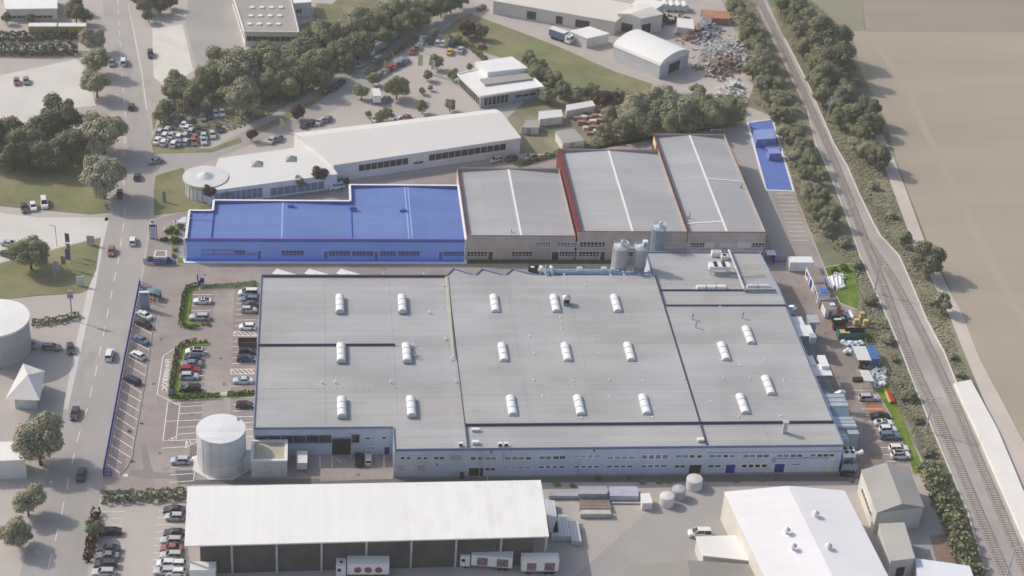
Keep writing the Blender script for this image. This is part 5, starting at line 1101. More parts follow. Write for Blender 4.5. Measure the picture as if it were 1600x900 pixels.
car((224,506),DIA,'sedan','black','black saloon directly below the white one by the blue fence',PC)
car((219.5,531),DIA,'sedan','blue','slate blue saloon in the slanted bays by the blue fence',PC)
car((215,555.5),DIA,'hatch','white','white hatchback in the slanted bays by the blue fence',PC)
car((206.5,594),DIA,'wagon','dkblue','very dark blue estate car alone in the slanted bays',PC)
car((316,470.5),LFT,'coupe','white','white and blue coupe with black roof in the upper island bays',PC,roof=K['black'])
car((311.5,496),LFT,'wagon','silver','silver estate car just above the round shrubs of the upper island',PC,scale=1.05)
car((304.5,550.5),LFT,'suv','white','white off-roader at the top of the six car row by the long hedge',PC,roof=K['black'])
car((300.5,560.5),LFT,'hatch','dkblue','dark blue car, second in the row by the long hedge',PC)
car((299,569),LFT,'sedan','grey','dark grey-green car, third in the row by the long hedge',PC,scale=1.05)
car((296,578),RGT,'wagon','red','bright red estate car in the row by the long hedge',PC)
car((295.5,588.5),RGT,'hatch','ltblue','silver-blue hatchback right below the bright red car',PC,scale=1.08)
car((297,607.5),LFT,'wagon','black','black estate car at the bottom of the row by the long hedge',PC,scale=1.08)
car((388,458.5),LFT,'van','white','white people carrier at the top right of the car park',PC)
car((390,468),LFT,'wagon','blue','blue-grey estate car just below the white people carrier',PC)
car((391.5,476),LFT,'sedan','dark','dark grey car between the blue-grey estate and a white hatchback',PC)
car((388.5,484.5),RGT,'hatch','silver','pale silver hatchback, fourth from the top of the right bays',PC)
car((386.5,511),LFT,'hatch','white','white hatchback just above the upper hatched area',PC)
car((387,550.5),RGT,'suv','black','black boxy car right below the open purple skip',PC,scale=.95)
car((384.5,561),RGT,'hatch','dkblue','dark blue hatchback above the lower hatched area',PC,scale=1.08)
car((379.5,595),LFT,'sedan','ltblue','light blue saloon below the lower hatched area',PC)
car((382.5,633.5),RGT,'hatch','black','black hatchback below the hedge near the white tank',PC)
car((282,720.5),LFT,'hatch','ltblue','pale blue hatchback standing alone left of the white tank',PC,scale=1.05)
car((561,718),(0,-20),'wagon','black','black car parked nose to the factory wall',PC); car((575.5,718.5),(0,-20),'hatch','silver','silver car parked beside the black one at the factory wall',PC)
car((1357,622),RGT,'wagon','silver','silver estate car nearest the small canopy in the right-hand yard',PC,scale=1.05)
car((1375.5,651),RGT,'sedan','black','black saloon at the top of the car row on the right',PC,scale=1.05)
car((1380.5,661),RGT,'coupe','white','white coupe with dark glass roof in the right car row',PC,roof=K['black'])
car((1387,671.5),RGT,'hatch','white','white saloon-like car between the coupe and the blue estate',PC,scale=1.05)
car((1390,681.5),RGT,'wagon','blue','blue-grey estate car in the right car row',PC,scale=1.08)
car((1404,701),RGT,'wagon','white','white estate car, upper of the last two near the grey gabled shed',PC)
car((1407,712),RGT,'suv','white','white car with dark glass roof, lowest of the right-hand row',PC,roof=K['black'])
car((525.5,292),(-16,3),'suv','white','white and blue off-roader in the lane behind the blue hall',PC,roof=mat('soft_blue',(.25,.35,.6),.4,.05))
car((775,250),(-12,3),'hatch','silver','small silver car in the lane behind the beige halls',PC); car((799,248),(-12,3),'hatch','dark','small dark car in the lane behind the beige halls',PC)
car((829,246),(-12,3),'hatch','grey','small grey car by the green verge in the rear lane',PC)
# box trailer and white semi trailers
def trailer(px,head,L,W,H,label,m=K['white'],z0=1.0,cab=False,name='truck_trailer',group=None,cat='trailer',blobs=None,zref=0,side=None):
    c=G(*px,zref); q=G(px[0]+head[0],px[1]+head[1],zref); a=math.atan2(q.y-c.y,q.x-c.x)
    t=thing(name,label,cat,(c.x,c.y,0),a,group)
    lpart('box_body',MB().box(-L/2,L/2,-W/2,W/2,z0,H),m,t); lpart('chassis',MB().box(-L/2+.3,L/2-.1,-W/2+.4,W/2-.4,.6,z0-.01),K['dark'],t)
    lpart('roof_edge',MB().box(-L/2-.03,L/2+.03,-W/2-.03,W/2+.03,H-.15,H+.02),K['whitew'],t)
    xs=[-L/2+1.2,-L/2+2.5]+([L/2+1.0] if cab else [L/2-1.5])
    for x in xs:
        for s in (-1,1):
            w_=lpart('wheel',MB().add([(x+.48*math.cos(2*PI*i/14),s*(W/2-.3)+e,.48+.48*math.sin(2*PI*i/14)) for e in (-.14,.14) for i in range(14)],[tuple(range(14)),tuple(range(27,13,-1))]+[(i,i+14,(i+1)%14+14,(i+1)%14) for i in range(14)]),K['tyre'],t)
    if cab:
        c_=lpart('cab',MB().box(L/2+.25,L/2+2.2,-W/2+.05,W/2-.05,.55,H-.5),K['white'],t); lpart('windscreen',MB().box(L/2+2.201,L/2+2.24,-W/2+.2,W/2-.2,1.7,2.6).box(L/2+1.2,L/2+1.9,-W/2+.0,-W/2+.04,1.7,2.5).box(L/2+1.2,L/2+1.9,W/2-.04,W/2+.0,1.7,2.5),K['glass'],c_)
        lpart('roof_hatch',MB().box(L/2+.9,L/2+1.5,-.3,.3,H-.499,H-.42),K['dark'],t)
    if blobs:
        if blobs=='disc':
            for k in range(3):
                x=-L/4+k*L/4
                for s in (-1,1): lpart('side_disc',MB().add([(x+.75*math.cos(2*PI*i/18),s*(W/2+.02),z0+(H-z0)*.45+.75*math.sin(2*PI*i/18)) for i in range(18)],[tuple(range(18)) if s<0 else tuple(range(17,-1,-1))]),mat('faded_red_print',(.26,.10,.09),.7,.2,1.5),t)
        else:
            for x0,x1 in ((-.40,-.12),(.10,.36)):
                for s in (-1,1):
                    lpart('side_print',MB().box(x0*L,x1*L,s*(W/2+.015)-.01,s*(W/2+.015)+.01,z0+.2,H-.5),mat('faded_print',(.25,.17,.17),.7,.35,1.2),t)
    return t
trailer((472,728),(0,-20),4.2,2.2,2.5,'white box trailer parked nose to the factory wall near the white annex',z0=.7,name='box_trailer')
for k,x in enumerate((430,480.5,530)):
    a=math.radians(-29); q=G(x,421.2,4.0); L=12
    t=trailer((x,421.2),(30,8.5),L,2.5,4.0,['left','middle','right'][k]+' one of three white trailers poking out behind the factory roof',group='trailers at the rear docks',zref=4.0)
    t.rotation_euler.z=a; t.location.x+=math.cos(a)*(L/2-.2); t.location.y+=math.sin(a)*(L/2-.2)-.8; t.location.z=0
TG='lorries at the white warehouse'
trailer((428,884),LFT,8.5,2.5,3.8,'white box lorry parked left under the big white warehouse roof',cab=True,blobs='print',name='lorry',cat='lorry',group=TG)
trailer((572,874),LFT,8.3,2.5,3.7,'white box lorry with round red prints, mostly under the roof',cab=True,blobs='disc',name='lorry',cat='lorry',group=TG)
trailer((575,897),LFT,8.3,2.5,3.7,'white box lorry with three round red prints, bottom centre of the photo',cab=True,blobs='disc',name='lorry',cat='lorry',group=TG)
trailer((768,885),(-20,-1.5),8.3,2.5,3.7,'white box lorry parked slightly askew under the right half of the warehouse',cab=True,blobs='print',name='lorry',cat='lorry',group=TG)
trailer((842,892),LFT,7.5,2.5,3.7,'white box body beside the right end of the white warehouse',blobs='print',name='lorry',cat='lorry',group=TG)
trailer((318,905),LFT,5,2.5,3.5,'pale van body cut by the bottom edge at the left warehouse end',name='lorry',cat='lorry',group=TG)
# road and neighbour cars
RD='cars driving on the main road'; UP=(3,-20); DN=(-2,20)
for (p,h,k,c,l) in [((193,97),(1,-20),'van','white','white van driving at the top of the main road'),((175,99),DN,'hatch','grey','dark grey car beside the white van at the top of the main road'),((205,167),UP,'hatch','dark','dark car on the main road next to the upper left trees'),((214,276),UP,'hatch','dark','dark car in the tree shade on the main road'),((207.5,377),UP,'hatch','white','white car on the main road near the white kiosk'),((174,393),(-4,20),'hatch','fadedred','red car on the main road beside the flag lawn'),((171,555),(5,-20),'suv','white','white car on the main road beside the factory car park'),((117,646),(-5,20),'sedan','dark','dark car on the main road near the pyramid canopy'),((127,741),(5,-20),'sedan','dark','dark car in tree shade low on the main road'),((243,252),(-20,4),'sedan','grey','grey car turning out of the side road'),((187,304),DN,'hatch','dark','dark car at the roadside under the big roadside tree')]:
    car(p,h,k,c,l,RD,'moving_car')
NP='cars parked on neighbouring lots'
for (p,h,k,c,l) in [((26,128),(2,20),'hatch','fadedred','red car alone on the pale lot top left'),((41,127),(2,20),'hatch','grey','grey car beside the red one on the pale lot top left'),((38,325),(5,20),'sedan','dark','dark car left of the white one on the pale forecourt'),((52,323),(5,20),'hatch','white','white car between a dark car and a white van on the forecourt'),((69,318),(4,20),'van','white','white van on the pale forecourt left of the big roadside trees'),((12,398),(20,7),'sedan','dark','dark car beside the tree at the left photo edge'),((15,381),(20,3),'sedan','silver','pale car partly behind the tree at the left photo edge'),
 ((80,543),(20,1),'wagon','grey','grey car under the left petrol canopy side'),((110,545),(3,20),'hatch','dark','dark car between the petrol canopy and the main road'),((47,541),(20,1),'hatch','grey','grey car closest to the round white building'),
 ((172,831),LFT,'sedan','black','black car alone near the small tree on the lower left lot'),((272,797),LFT,'sedan','dark','dark car at the top of the right row on the lower left lot'),((273,808),LFT,'hatch','silver','silver car second in the right row on the lower left lot'),((273,833),LFT,'sedan','dark','dark car in the middle of the right row, lower left lot'),((268,845),LFT,'wagon','silver','silver estate below the dark car of the right row, lower left lot'),((268,857),LFT,'sedan','fadedred','red car in the right row of the lower left lot'),((268,868),LFT,'wagon','silver','silver car right below the red one on the lower left lot'),((260,881),LFT,'hatch','white','white car near the bottom of the right row, lower left lot'),((276,882),LFT,'hatch','white','white car touching the warehouse end, lower left lot'),((258,893),LFT,'wagon','silver','silver car lowest in the right row of the lower left lot'),((275,895),LFT,'hatch','white','white car at the bottom by the warehouse corner'),
 ((170,858),LFT,'sedan','dark','dark grey car at the top of the lower left column'),((168,869),LFT,'sedan','grey','grey car second in the lower left column'),((165,882),LFT,'wagon','dark','dark car third in the lower left column'),((162,895),LFT,'wagon','silver','pale car at the bottom of the lower left column'),
 ((300,158),(5,20),'hatch','dark','dark car hidden beside the trees above the dealer yard'),((235,85),(2,20),'suv','dark','dark car at the edge of the white gravel bay'),((497,36),(2,20),'hatch','dark','dark car behind the grey-roofed building'),((448,144),(-16,6),'wagon','silver','silver car half hidden under the long tree belt'),((540,105),(-16,6),'sedan','white','white car at the kerb of the tree-lined side road'),((562,102),(-16,6),'sedan','silver','silver car at the kerb ahead of the white one'),((591,92),(16,-8),'wagon','white','white car driving behind the two green trucks'),((752,13),(-16,6),'hatch','dark','dark car at the top of the side road')]:
    car(p,h,k,c,l,NP)
DR='dealer cars packed on the corner lot'; dl=[]
rows=[[(278,187,'grey'),(297,189,'grey'),(317,184,'grey'),(327,181,'dkblue'),(337,178,'silver'),(347,177,'white')],
 [(250,206,'silver'),(262,203,'silver'),(288,195,'white'),(293,200,'white'),(299,205,'silver'),(309,203,'dark'),(319,206,'dark'),(342,201,'dark')],
 [(258,212,'white'),(268,212,'silver'),(280,214,'white'),(290,212,'silver'),(305,216,'fadedred'),(319,214,'ltblue'),(332,211,'silver')],
 [(246,220,'white'),(256,223,'white'),(272,225,'white'),(281,223,'grey'),(291,222,'silver'),(303,222,'fadedred'),(318,220,'silver')]]
rn=['first','second','third','fourth','fifth','sixth','seventh','eighth']
for ri,r in enumerate(rows):
    for ci,(x,y,c) in enumerate(r): car((x,y),(9,-13) if x<300 else (4,16),'hatch' if (ri+ci)%3 else 'sedan',c,f'{ {"fadedred":"red","dkblue":"dark blue","ltblue":"pale blue"}.get(c,c)} dealer car, {rn[ci]} from left in {rn[ri]} row of the corner lot',DR)
DY='dealer cars on the flagged sales yard'
yy=[(645,80,'fadedred'),(652,74,'grey'),(658,66,'white'),(664,60,'silver'),(674,64,'dark'),(684,67,'silver'),(692,68,'silver'),(698,66,'white'),(707,69,'dkblue'),(720,78,'silver'),(752,72,'fadedred'),(703,81,'yellow'),(610,106,'red'),(617,104,'fadedred'),(626,99,'blue'),(633,96,'blue'),(602,112,'silver'),(594,116,'grey'),(588,120,'silver'),(510,143,'dark'),(518,139,'dark'),(526,134,'dark'),(533,129,'black'),(477,195,'dark'),(488,192,'dark'),(500,190,'silver'),(512,186,'grey'),(425,219,'silver'),(435,216,'grey'),(603,155,'grey'),(588,186,'silver'),(622,187,'white'),(634,184,'fadedred'),(596,178,'dark')]
on=['first','second','third','fourth','fifth','sixth','seventh','eighth','ninth','tenth','eleventh','twelfth']
names={"fadedred":"dull red","dkblue":"dark blue"}
grp=[('on the upper sales yard',yy[:12]),('in the colourful row by the side road',yy[12:19]),('in the kerbside row of dark cars',yy[19:23]),('beside the wine-red tree at the yard corner',yy[23:29]),('behind the long white hall',yy[29:])]
for l,ls in grp:
    ls=sorted(ls)
    for i,(x,y,c) in enumerate(ls): car((x,y),(8,-8) if x<640 else (5,-12),'hatch' if i%2 else 'sedan',c,f'{names.get(c,c)} car {l}, {on[i]} from the left',DY)
def boxtruck(px,head,L,m,label,**k): return trailer(px,head,L,2.5,3.5,label,m,cab=True,name='lorry',cat='lorry',**k)
gt=mat('green_grey_tarp',(.26,.32,.29),.6,.06,.4)
boxtruck((591,80),(-18,10),6.5,gt,'grey-green lorry, lower of two driving along the tree belt'); boxtruck((613,62),(-18,10),7,gt,'grey-green lorry, upper of two driving along the tree belt')
trailer((588,158),(4,18),5,2.3,3.0,'white van box standing on the sales yard behind the long white hall',z0=.7,name='box_trailer')
trailer((69,53),RGT,9,2.6,3.2,'yellow trailer, left of two at the top left',K['yelp'] if False else mat('faded_yellow',(.55,.42,.13),.7,.06,.4),name='yellow_trailer')
trailer((113,53),RGT,9,2.6,3.2,'yellow trailer, right of two at the top left',mat('faded_yellow',(.55,.42,.13)),name='yellow_trailer')
boxtruck((872,62),(20,7),6,mat('dull_blue',(.13,.17,.27),.6,.08,.5),'dull blue lorry beside the small white hall at the top')
car((1093,834),LFT,'van','white','white van beside the low white annex at the bottom right',NP)
# ================================================================== NEIGHBOUR BUILDINGS
W,WR=K['whitew'],K['whiter']
WH=bldg('warehouse','big white flat warehouse roof over an open dark loading hall, bottom left',[(288,853),(858,838),(845,750),(293,760)],8,mat('bay_shade',(.10,.09,.085),.9,.2,.3),WR,over=3.0,cat='warehouse')  # solid block under the roof, coloured dark for the shade of the open bay
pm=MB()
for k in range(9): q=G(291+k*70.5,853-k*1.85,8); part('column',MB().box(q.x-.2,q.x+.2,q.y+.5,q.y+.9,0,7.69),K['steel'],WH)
bldg('white_hall','large bright white gabled hall with small roof vents, bottom right',[(1216,945),(1412,945),(1320,765),(1131,767)],7.5,K['creamw'],mat('bright_roof',(.81,.81,.83),.6,.03,.1,lines=[(1,1.2,.1,.05),(0,6,.08,.05)],stain=((.62,.61,.60),.2,.52,.70,.35)),gable=('y',1.2),ridge_t=.52,cat='hall')
for k,(x,y) in enumerate([(1274,805),(1229,831),(1239,856),(1294,856)]):
    p=G(x,y,8.6); single('roof_vent',MB().lathe(p.x,p.y,[(.3,7.8),(.3,9.1),(.8,9.2),(.1,9.9)],10),K['greyr'],['topmost','leftmost','lower left','lower right'][k]+' round grey vent on the bright white gabled hall','roof vent','vents on the white gabled hall')
bldg('white_annex','low white lean-to joined to the large white gabled hall',[(1098,868),(1172,876),(1150,836),(1087,838)],3.8,K['creamw'],mat('annex_roof',(.78,.77,.75),.6,.03,.1))
bldg('grey_hall','brown-grey low gabled hall cut by the bottom edge',[(965,930),(1205,930),(1175,880),(978,884)],3.5,K['greyr3'],K['greyr3'],gable=('y',1.2),ridge_t=.48,cat='hall')
bldg('gabled_shed','grey gabled shed with pale side wall at the bottom right by the railway',[(1370,800),(1445,791),(1421,729),(1345,733)],6,K['creamw'],K['greyr2'],gable=('y',1.5),cat='shed',bands=[(3,.2,.8,2.2,3.4,6)])
bldg('narrow_shed','narrow pale grey building below the gabled shed',[(1392,877),(1430,872),(1413,816),(1373,818)],5,K['creamw'],mat('shed_roof',(.47,.46,.43),.8,.06,.1),cat='shed',bands=[(0,.3,.7,.3,3,1)])
bldg('white_shed','white flat roof at the bottom right corner beside the narrow shed',[(1436,925),(1530,925),(1515,884),(1430,872)],3.4,K['creamw'],mat('bluish_white',(.76,.78,.84),.6,.03,.1),cat='shed')
bldg('long_hall','long pale white hall with shallow roof and dark window bands behind the blue hall',[(520,257),(815,214),(774,169),(458,207)],5.6,W,mat('pale_hall_roof',(.69,.67,.65),.7,.02,.06),gable=('x',.8),ridge_t=.78,cat='hall',bands=[(0,.13,.39,2.2,4.3,8),(0,.50,.92,2.2,4.3,12),(0,.42,.47,1.8,2.6,2)])
bldg('car_showroom','white flat-roofed showroom joined to the long pale hall',[(322,299),(528,272),(495,226),(342,247)],4.6,W,mat('showroom_roof',(.70,.70,.69),.7,.03,.06),cat='showroom',bands=[(0,.05,.42,.5,3.6,9),(0,.48,.9,.5,3.0,8)],bandm=K['glassL'])
c=G(321,276,4.8); t=thing('round_pavilion','round white pavilion end of the showroom with a shallow cone roof','pavilion',(c.x,c.y,0))
part('wall',MB().lathe(c.x,c.y,[(5.6,0),(5.6,4.5)],32),K['whitew'],t); part('roof',MB().lathe(c.x,c.y,[(6.1,4.5),(6.1,4.9),(2.4,5.0),(.05,6.2)],32),mat('pavilion_roof',(.62,.63,.63),.7,.05,.2),t); part('yellow_band',MB().lathe(c.x,c.y,[(5.66,3.5),(5.66,4.2)],32),K['yelp'],t)
gl=MB()
for i in range(26): a=2*PI*i/26; gl.box(c.x+5.62*math.cos(a)-.08,c.x+5.62*math.cos(a)+.08,c.y+5.62*math.sin(a)-.08,c.y+5.62*math.sin(a)+.08,.2,3.4)
part('mullions',gl,K['steelb'],t)
for x,y,lab in [(455,249,'left'),(402,257,'lower')]:
    p=G(x,y,4.6); single('rooflight_pyramid',MB().add([(p.x-1.6,p.y-1.6,4.61),(p.x+1.6,p.y-1.6,4.61),(p.x+1.6,p.y+1.6,4.61),(p.x-1.6,p.y+1.6,4.61),(p.x,p.y,5.9)],[(0,1,4),(1,2,4),(2,3,4),(3,0,4),(0,3,2,1)]),K['greyr2'],f'small grey glass pyramid on the white showroom roof, {"right" if lab=="left" else "left"} of two','rooflight')
bldg('office_pavilion','white flat-roofed pavilion with glazed sides on the sales yard',[(751,151),(849,136),(806,95),(715,116)],4,K['steelb'],K['whiter'],cat='pavilion',bands=[(0,.05,.45,.6,3.4,6),(0,.55,.9,1.5,2.8,3),(3,.05,.95,.6,3.2,12)],flat_rim=K['white'])
P=footprint([(762,113),(825,106),(800,88),(742,97)],5.6); b=MB().prism([tuple(p) for p in P],4.02,5.6); single('roof_storey',b,K['white'],'raised white upper box on the back of the glazed pavilion','roof storey')
P=footprint([(758,134),(832,124),(822,116),(750,125)],4.2); b=MB().prism([tuple(p) for p in P],4.01,4.6); single('rooflight_strip',b,K['greyr2'],'long grey rooflight strip on the glazed pavilion','rooflight')
bldg('office_block','grey flat-roofed office block with small rooflights at the top',[(382,50),(467,51),(450,-20),(362,-14)],5,W,K['greyr2'],cat='office',bands=[(0,.03,.97,1.8,3.6,9),(3,.05,.95,1.8,3.4,12)],flat_rim=K['greyr'])
for i in range(3):
    for j in range(4):
        q=G(390+j*15+i*2,38-i*13,5.1); single('rooflight_dome',MB().box(q.x-.7,q.x+.7,q.y-.7,q.y+.7,5.0,5.4),K['white'],f'rooflight {["first","second","third","fourth"][j]} from left, {["nearest","middle","far"][i]} row on the grey office block','rooflight','rooflights on the grey office block')
bldg('white_house','small white building right of the grey office block at the top',[(459,5),(487,3),(480,-14),(452,-12)],5,W,K['whiter'],bands=[(0,.1,.45,1.2,2.8,2)])
bldg('white_depot','white building with skylight bumps at the top left corner',[(8,14),(90,13),(88,-14),(4,-14)],4,W,K['whiter'],bands=[(0,.1,.9,.6,1.6,8)])
bldg('long_depot','long cream building with solar rows at the top centre',[(770,0),(962,33),(1000,8),(810,-30)],5,K['creamw'],mat('cream_roof',(.68,.65,.59),.7,.03,.1),gable=('x',.8),cat='depot',bands=[(0,.28,.36,.4,3.4,1),(0,.52,.58,.4,3.4,1),(0,.68,.8,.4,3.4,1)])
bldg('depot_wing','cream end wing of the long depot with dark gateways',[(964,20),(1002,28),(1037,21),(1000,4)],6.5,K['creamw'],mat('cream_roof',(.68,.65,.59)),gable=('y',.6),cat='depot',bands=[(0,.2,.7,.2,3.6,1),(1,.05,.5,.2,4,1)])
bldg('blue_white_shed','pale bluish shed behind the depot wing at the top',[(985,8),(1022,16),(1040,4),(1000,-6)],6,mat('ice_wall',(.50,.53,.62),.7,.05),K['whiter'],cat='shed')
bldg('small_hall','small white hall between the lorry and the barrel-roofed hall',[(890,48),(917,60),(953,52),(921,41)],3.6,K['creamw'],K['whiter'],cat='hall')
bldg('barrel_hall','white barrel-roofed hall beside the scrap yard at the top',[(958,71),(1032,102),(1078,81),(1003,49)],5,mat('barrel_wall',(.55,.56,.60),.7,.04),K['whiter'],gable=('barrel',2.6),cat='hall',bands=[(1,.3,.7,.2,3.8,1)])
b=G(-9,497,9); t=thing('round_building','round white-roofed building at the left photo edge','building',(b.x,b.y,0))
part('wall',MB().lathe(b.x,b.y,[(7.6,0),(7.6,8.6)],40),mat('round_wall',(.42,.42,.42),.7,.05,lines=[(2,2.1,.1,.15)]),t); part('roof',MB().lathe(b.x,b.y,[(7.9,8.6),(7.9,9.1),(.05,9.5)],40),K['whiter'],t)
bldg('petrol_canopy','pale pyramid-shaped canopy beside the main road',[(8,622),(62,624),(70,578),(36,566)],4.5,K['steel'],mat('canopy_roof',(.60,.59,.59),.7,.04),gable=('pyr',2.0),over=2.6,cat='canopy')
bldg('white_house','white flat building at the left photo edge below the canopy',[(-40,722),(41,718),(24,690),(-40,690)],5,W,K['whiter'])
for pxs,h,m,r,l in [([(844,186),(879,182),(877,171),(842,174)],2.6,'whitew','greyr','white box container near the middle of the neighbouring yard'),([(886,173),(930,165),(925,157),(885,164)],2.6,'whitew','greyr','longer pale container behind the pallets of the neighbouring yard'),([(816,199),(842,199),(842,188),(822,188)],2.4,'greyr','greyr2','grey container close to the corner of the long hall'),([(880,224),(913,219),(897,201),(868,205)],3,'greyr','greyr2','grey-white shed in front of the stacked pallets')]:
    container(pxs,h,K[m],K[r],l,'container','containers on the neighbouring yard')
cols=['fadedred','white','brick']; bm_=dict(bluish_scrap=mat('bluish_scrap',(.27,.29,.34),.7,.3,.6),rusty_scrap=mat('rusty_scrap',(.24,.185,.165),.8,.35,.7),brick=mat('brick_pallet',(.33,.18,.15),.9,.2,.8),pale=mat('pale_stack',(.60,.59,.57),.9,.12,.8))
i=0
for r in range(5):
    for k in range(5):
        x=895+k*9+r*6.5+(k%2)*1.5; y=180+r*7.5-k*.8; i+=1; p=G(x,y); w=random.uniform(.7,1.2); mk='brick' if (r+k*2)%3 else 'pale'
        single('pallet_stack',MB().box(p.x-w,p.x+w,p.y-.7,p.y+.7,.02,.18).box(p.x-w*.94,p.x+w*.94,p.y-.65,p.y+.65,.181,random.uniform(.8,1.5)),bm_[mk],f'{"brick-red" if mk=="brick" else "pale"} pallet stack, {rn[k]} from left in {rn[r]} row of the neighbouring yard','pallet','pallets stacked on the neighbouring yard')
for reg,m,n,l in [((1075,30,1130,75),'bluish_scrap',160,'bluish scrap heap left of the railway trees at the top'),((1085,60,1172,110),'silver_scrap',420,'wide silvery scrap heap in the middle of the scrap yard'),((1090,85,1175,125),'rusty_scrap',200,'rusty scrap heap at the lower scrap yard'),((1000,20,1070,45),'dark',60,'dark machinery heap behind the barrel-roofed hall'),((1060,40,1110,70),'brick',70,'reddish scrap heap above the silvery one'),((1120,128,1168,155),'pale',90,'pale rubble heap at the lower end of the scrap yard')]:
    mm=K.get(m) or bm_.get(m) or mat('silver_scrap_',(.42,.41,.41),.7,.25,.5)
    mb=MB(); x0,y0,x1,y1=reg
    for k in range(n):
        u=random.gauss(.5,.22); v=random.gauss(.5,.22); p=G(x0+(x1-x0)*u,y0+(y1-y0)*v); hz=max(.1,2.4*math.exp(-((u-.5)**2+(v-.5)**2)*9))*random.random(); a=random.uniform(0,PI); L=random.uniform(.5,2.2)
        mb.beam((p.x-math.cos(a)*L/2,p.y-math.sin(a)*L/2,hz),(p.x+math.cos(a)*L/2,p.y+math.sin(a)*L/2,hz+random.uniform(-.3,.5)),random.uniform(.2,1.0),random.uniform(.2,.8))
    single('scrap_heap',mb,mm,l,'scrap heap',None,'stuff')
for k in range(4): p=G(1040+k*10,16+k*.5); single('storage_tank',MB().tube([(p.x,p.y-1,1.4),(p.x,p.y+3,1.4)],1.3,12),K['greyr'],f'{["first","second","third","fourth"][k]} grey drum tank from the left at the top behind the white depots','tank','drum tanks at the top')
container([(1112,28),(1140,29),(1141,18),(1096,15)],2.4,K['brownr'],mat('orange_brown',(.42,.19,.12),.8,.1),'long orange-brown container at the top by the railway trees')
container([(1058,42),(1085,45),(1083,30),(1058,28)],2.6,K['greyr'],K['whitew'],'white container at the top of the scrap yard')
# bottom yard stacks
def stack(pxs,h,m,label,n=3,name='material_stack'):
    P=footprint(pxs,h); c=sum(P,Vector((0,0)))/4; t=thing(name,label,'stack',(c.x,c.y,0),0,'stacks on the lower yard')
    for k in range(n):
        a0=P[0].lerp(P[3],k/n+.02);b0=P[1].lerp(P[2],k/n+.02);b1=P[1].lerp(P[2],(k+1)/n-.04);a1=P[0].lerp(P[3],(k+1)/n-.04)
        hh=h*(1-.12*((k*7)%3)); part('bundle',MB().prism([tuple(a0),tuple(b0),tuple(b1),tuple(a1)],.15,hh),m,t)
    return t
sg=mat('grey_profiles',(.40,.41,.45),.6,.1,.4,lines=[(1,.25,.08,.2)]); sp_=mat('pale_profiles',(.52,.52,.47),.7,.1,.4,lines=[(1,.25,.08,.15)])
stack([(858,775),(903,775),(903,766),(858,766)],1.0,sg,'grey profile bundles right beside the white warehouse on the lower yard',2)
stack([(904,772),(949,772),(949,756),(904,756)],1.9,sg,'tallest stack of grey profiles behind the brown ones',3)
stack([(906,795),(955,795),(952,777),(906,777)],1.0,K['wood'],'brown timber stack in the middle of the lower yard',3); stack([(907,803),(955,803),(954,796),(907,796)],1.2,sp_,'pale stack at the front of the brown timber stack',1)
stack([(953,775),(998,775),(996,758),(952,758)],1.6,mat('lilac_profiles',(.48,.48,.58),.6,.1,.4,lines=[(1,.25,.08,.15)]),'lilac-grey profile stack right of the tallest grey stack',2); stack([(956,786),(1001,786),(1001,783),(956,783)],.4,sp_,'thin pale boards lying in front of the lilac-grey stack',1)
container([(1004,786),(1020,786),(1015,770),(1001,771)],2.0,K['greyr'],K['white'],'small bright white tank box on the lower yard','box','boxes on the lower yard',ribs=False)
for (x,y,r,l) in [(1041,783,1.6,'pale blue-grey round tank on the lower yard, lowest of three'),(1059,772,1.5,'grey round tank on the lower yard, middle of three'),(1084,756,1.8,'pale round tank on the lower yard closest to the factory')]:
    p=G(x,y+5); single('round_tank',MB().lathe(p.x,p.y,[(r,.1),(r,2.3),(r*.9,2.5),(.05,2.8)],20),K['silo'] if r<1.6 else K['greyr'],l,'tank','round tanks on the lower yard')
t=thing('glass_racks','ribbed pale metal sheets leaning beside the white warehouse end','sheet stack',(G(875,830).x,G(875,830).y,0))
sheetm=mat('ribbed_sheet',(.60,.62,.66),.5,.05,.3,lines=[(0,.7,.12,.35)])
for q4 in [[(858,840),(872,840),(866,790),(850,788)],[(860,846),(892,846),(884,812),(872,812)],[(892,852),(908,854),(902,822),(888,822)]]:
    part('sheet',MB().prism(gp(q4),.2,1.4),sheetm,t)
for px,py in [(891,812)]:
    container([(888,818),(896,818),(896,808),(888,808)],1.2,K['whitew'],K['white'],'tiny white crate standing beside the leaning ribbed sheets','crate',ribs=False)
# flags, signs on the left
def flag(px,py,h,m,label,w=1.0,fh=2.6):
    p=G(px,py); t=thing('flag',label,'flag',(p.x,p.y,0),0,'flags along the road'); lpart('pole',MB().tube([(0,0,0),(0,0,h)],.07,5),K['steel'],t)
    V=[];n=4
    for i in range(n+1):
        for zz in (h-.2,h-.2-fh): V.append((.05+w*i/n,.18*math.sin(i*1.7),zz))
    V+=[(x,y+.03,z) for x,y,z in V]; m2=2*(n+1)
    lpart('cloth',MB().add(V,[(2*i,2*i+1,2*i+3,2*i+2) for i in range(n)]+[(m2+2*i+2,m2+2*i+3,m2+2*i+1,m2+2*i) for i in range(n)]),m,t); return t
f_=lambda n,c:mat('cloth_'+n,c,.8,.05)
flag(104,398,6.5,f_('teal',(.14,.26,.22)),'green flag, rearmost on the lawn by the main road'); flag(106,406,5.0,f_('orange',(.50,.25,.15)),'orange flag in front of the green one on the road lawn',.8,1.6); flag(104,420,6.0,f_('blue',(.14,.16,.34)),'blue flag in the centre of the road lawn',1.2,3.2); flag(97,424,4.6,f_('redw',(.45,.22,.16)),'red and white flag left of the blue one on the road lawn',1.0,2.4); flag(86,434,5.0,f_('lilac',(.36,.32,.38)),'striped lilac flag nearest the round tree on the road lawn',1.0,2.8)
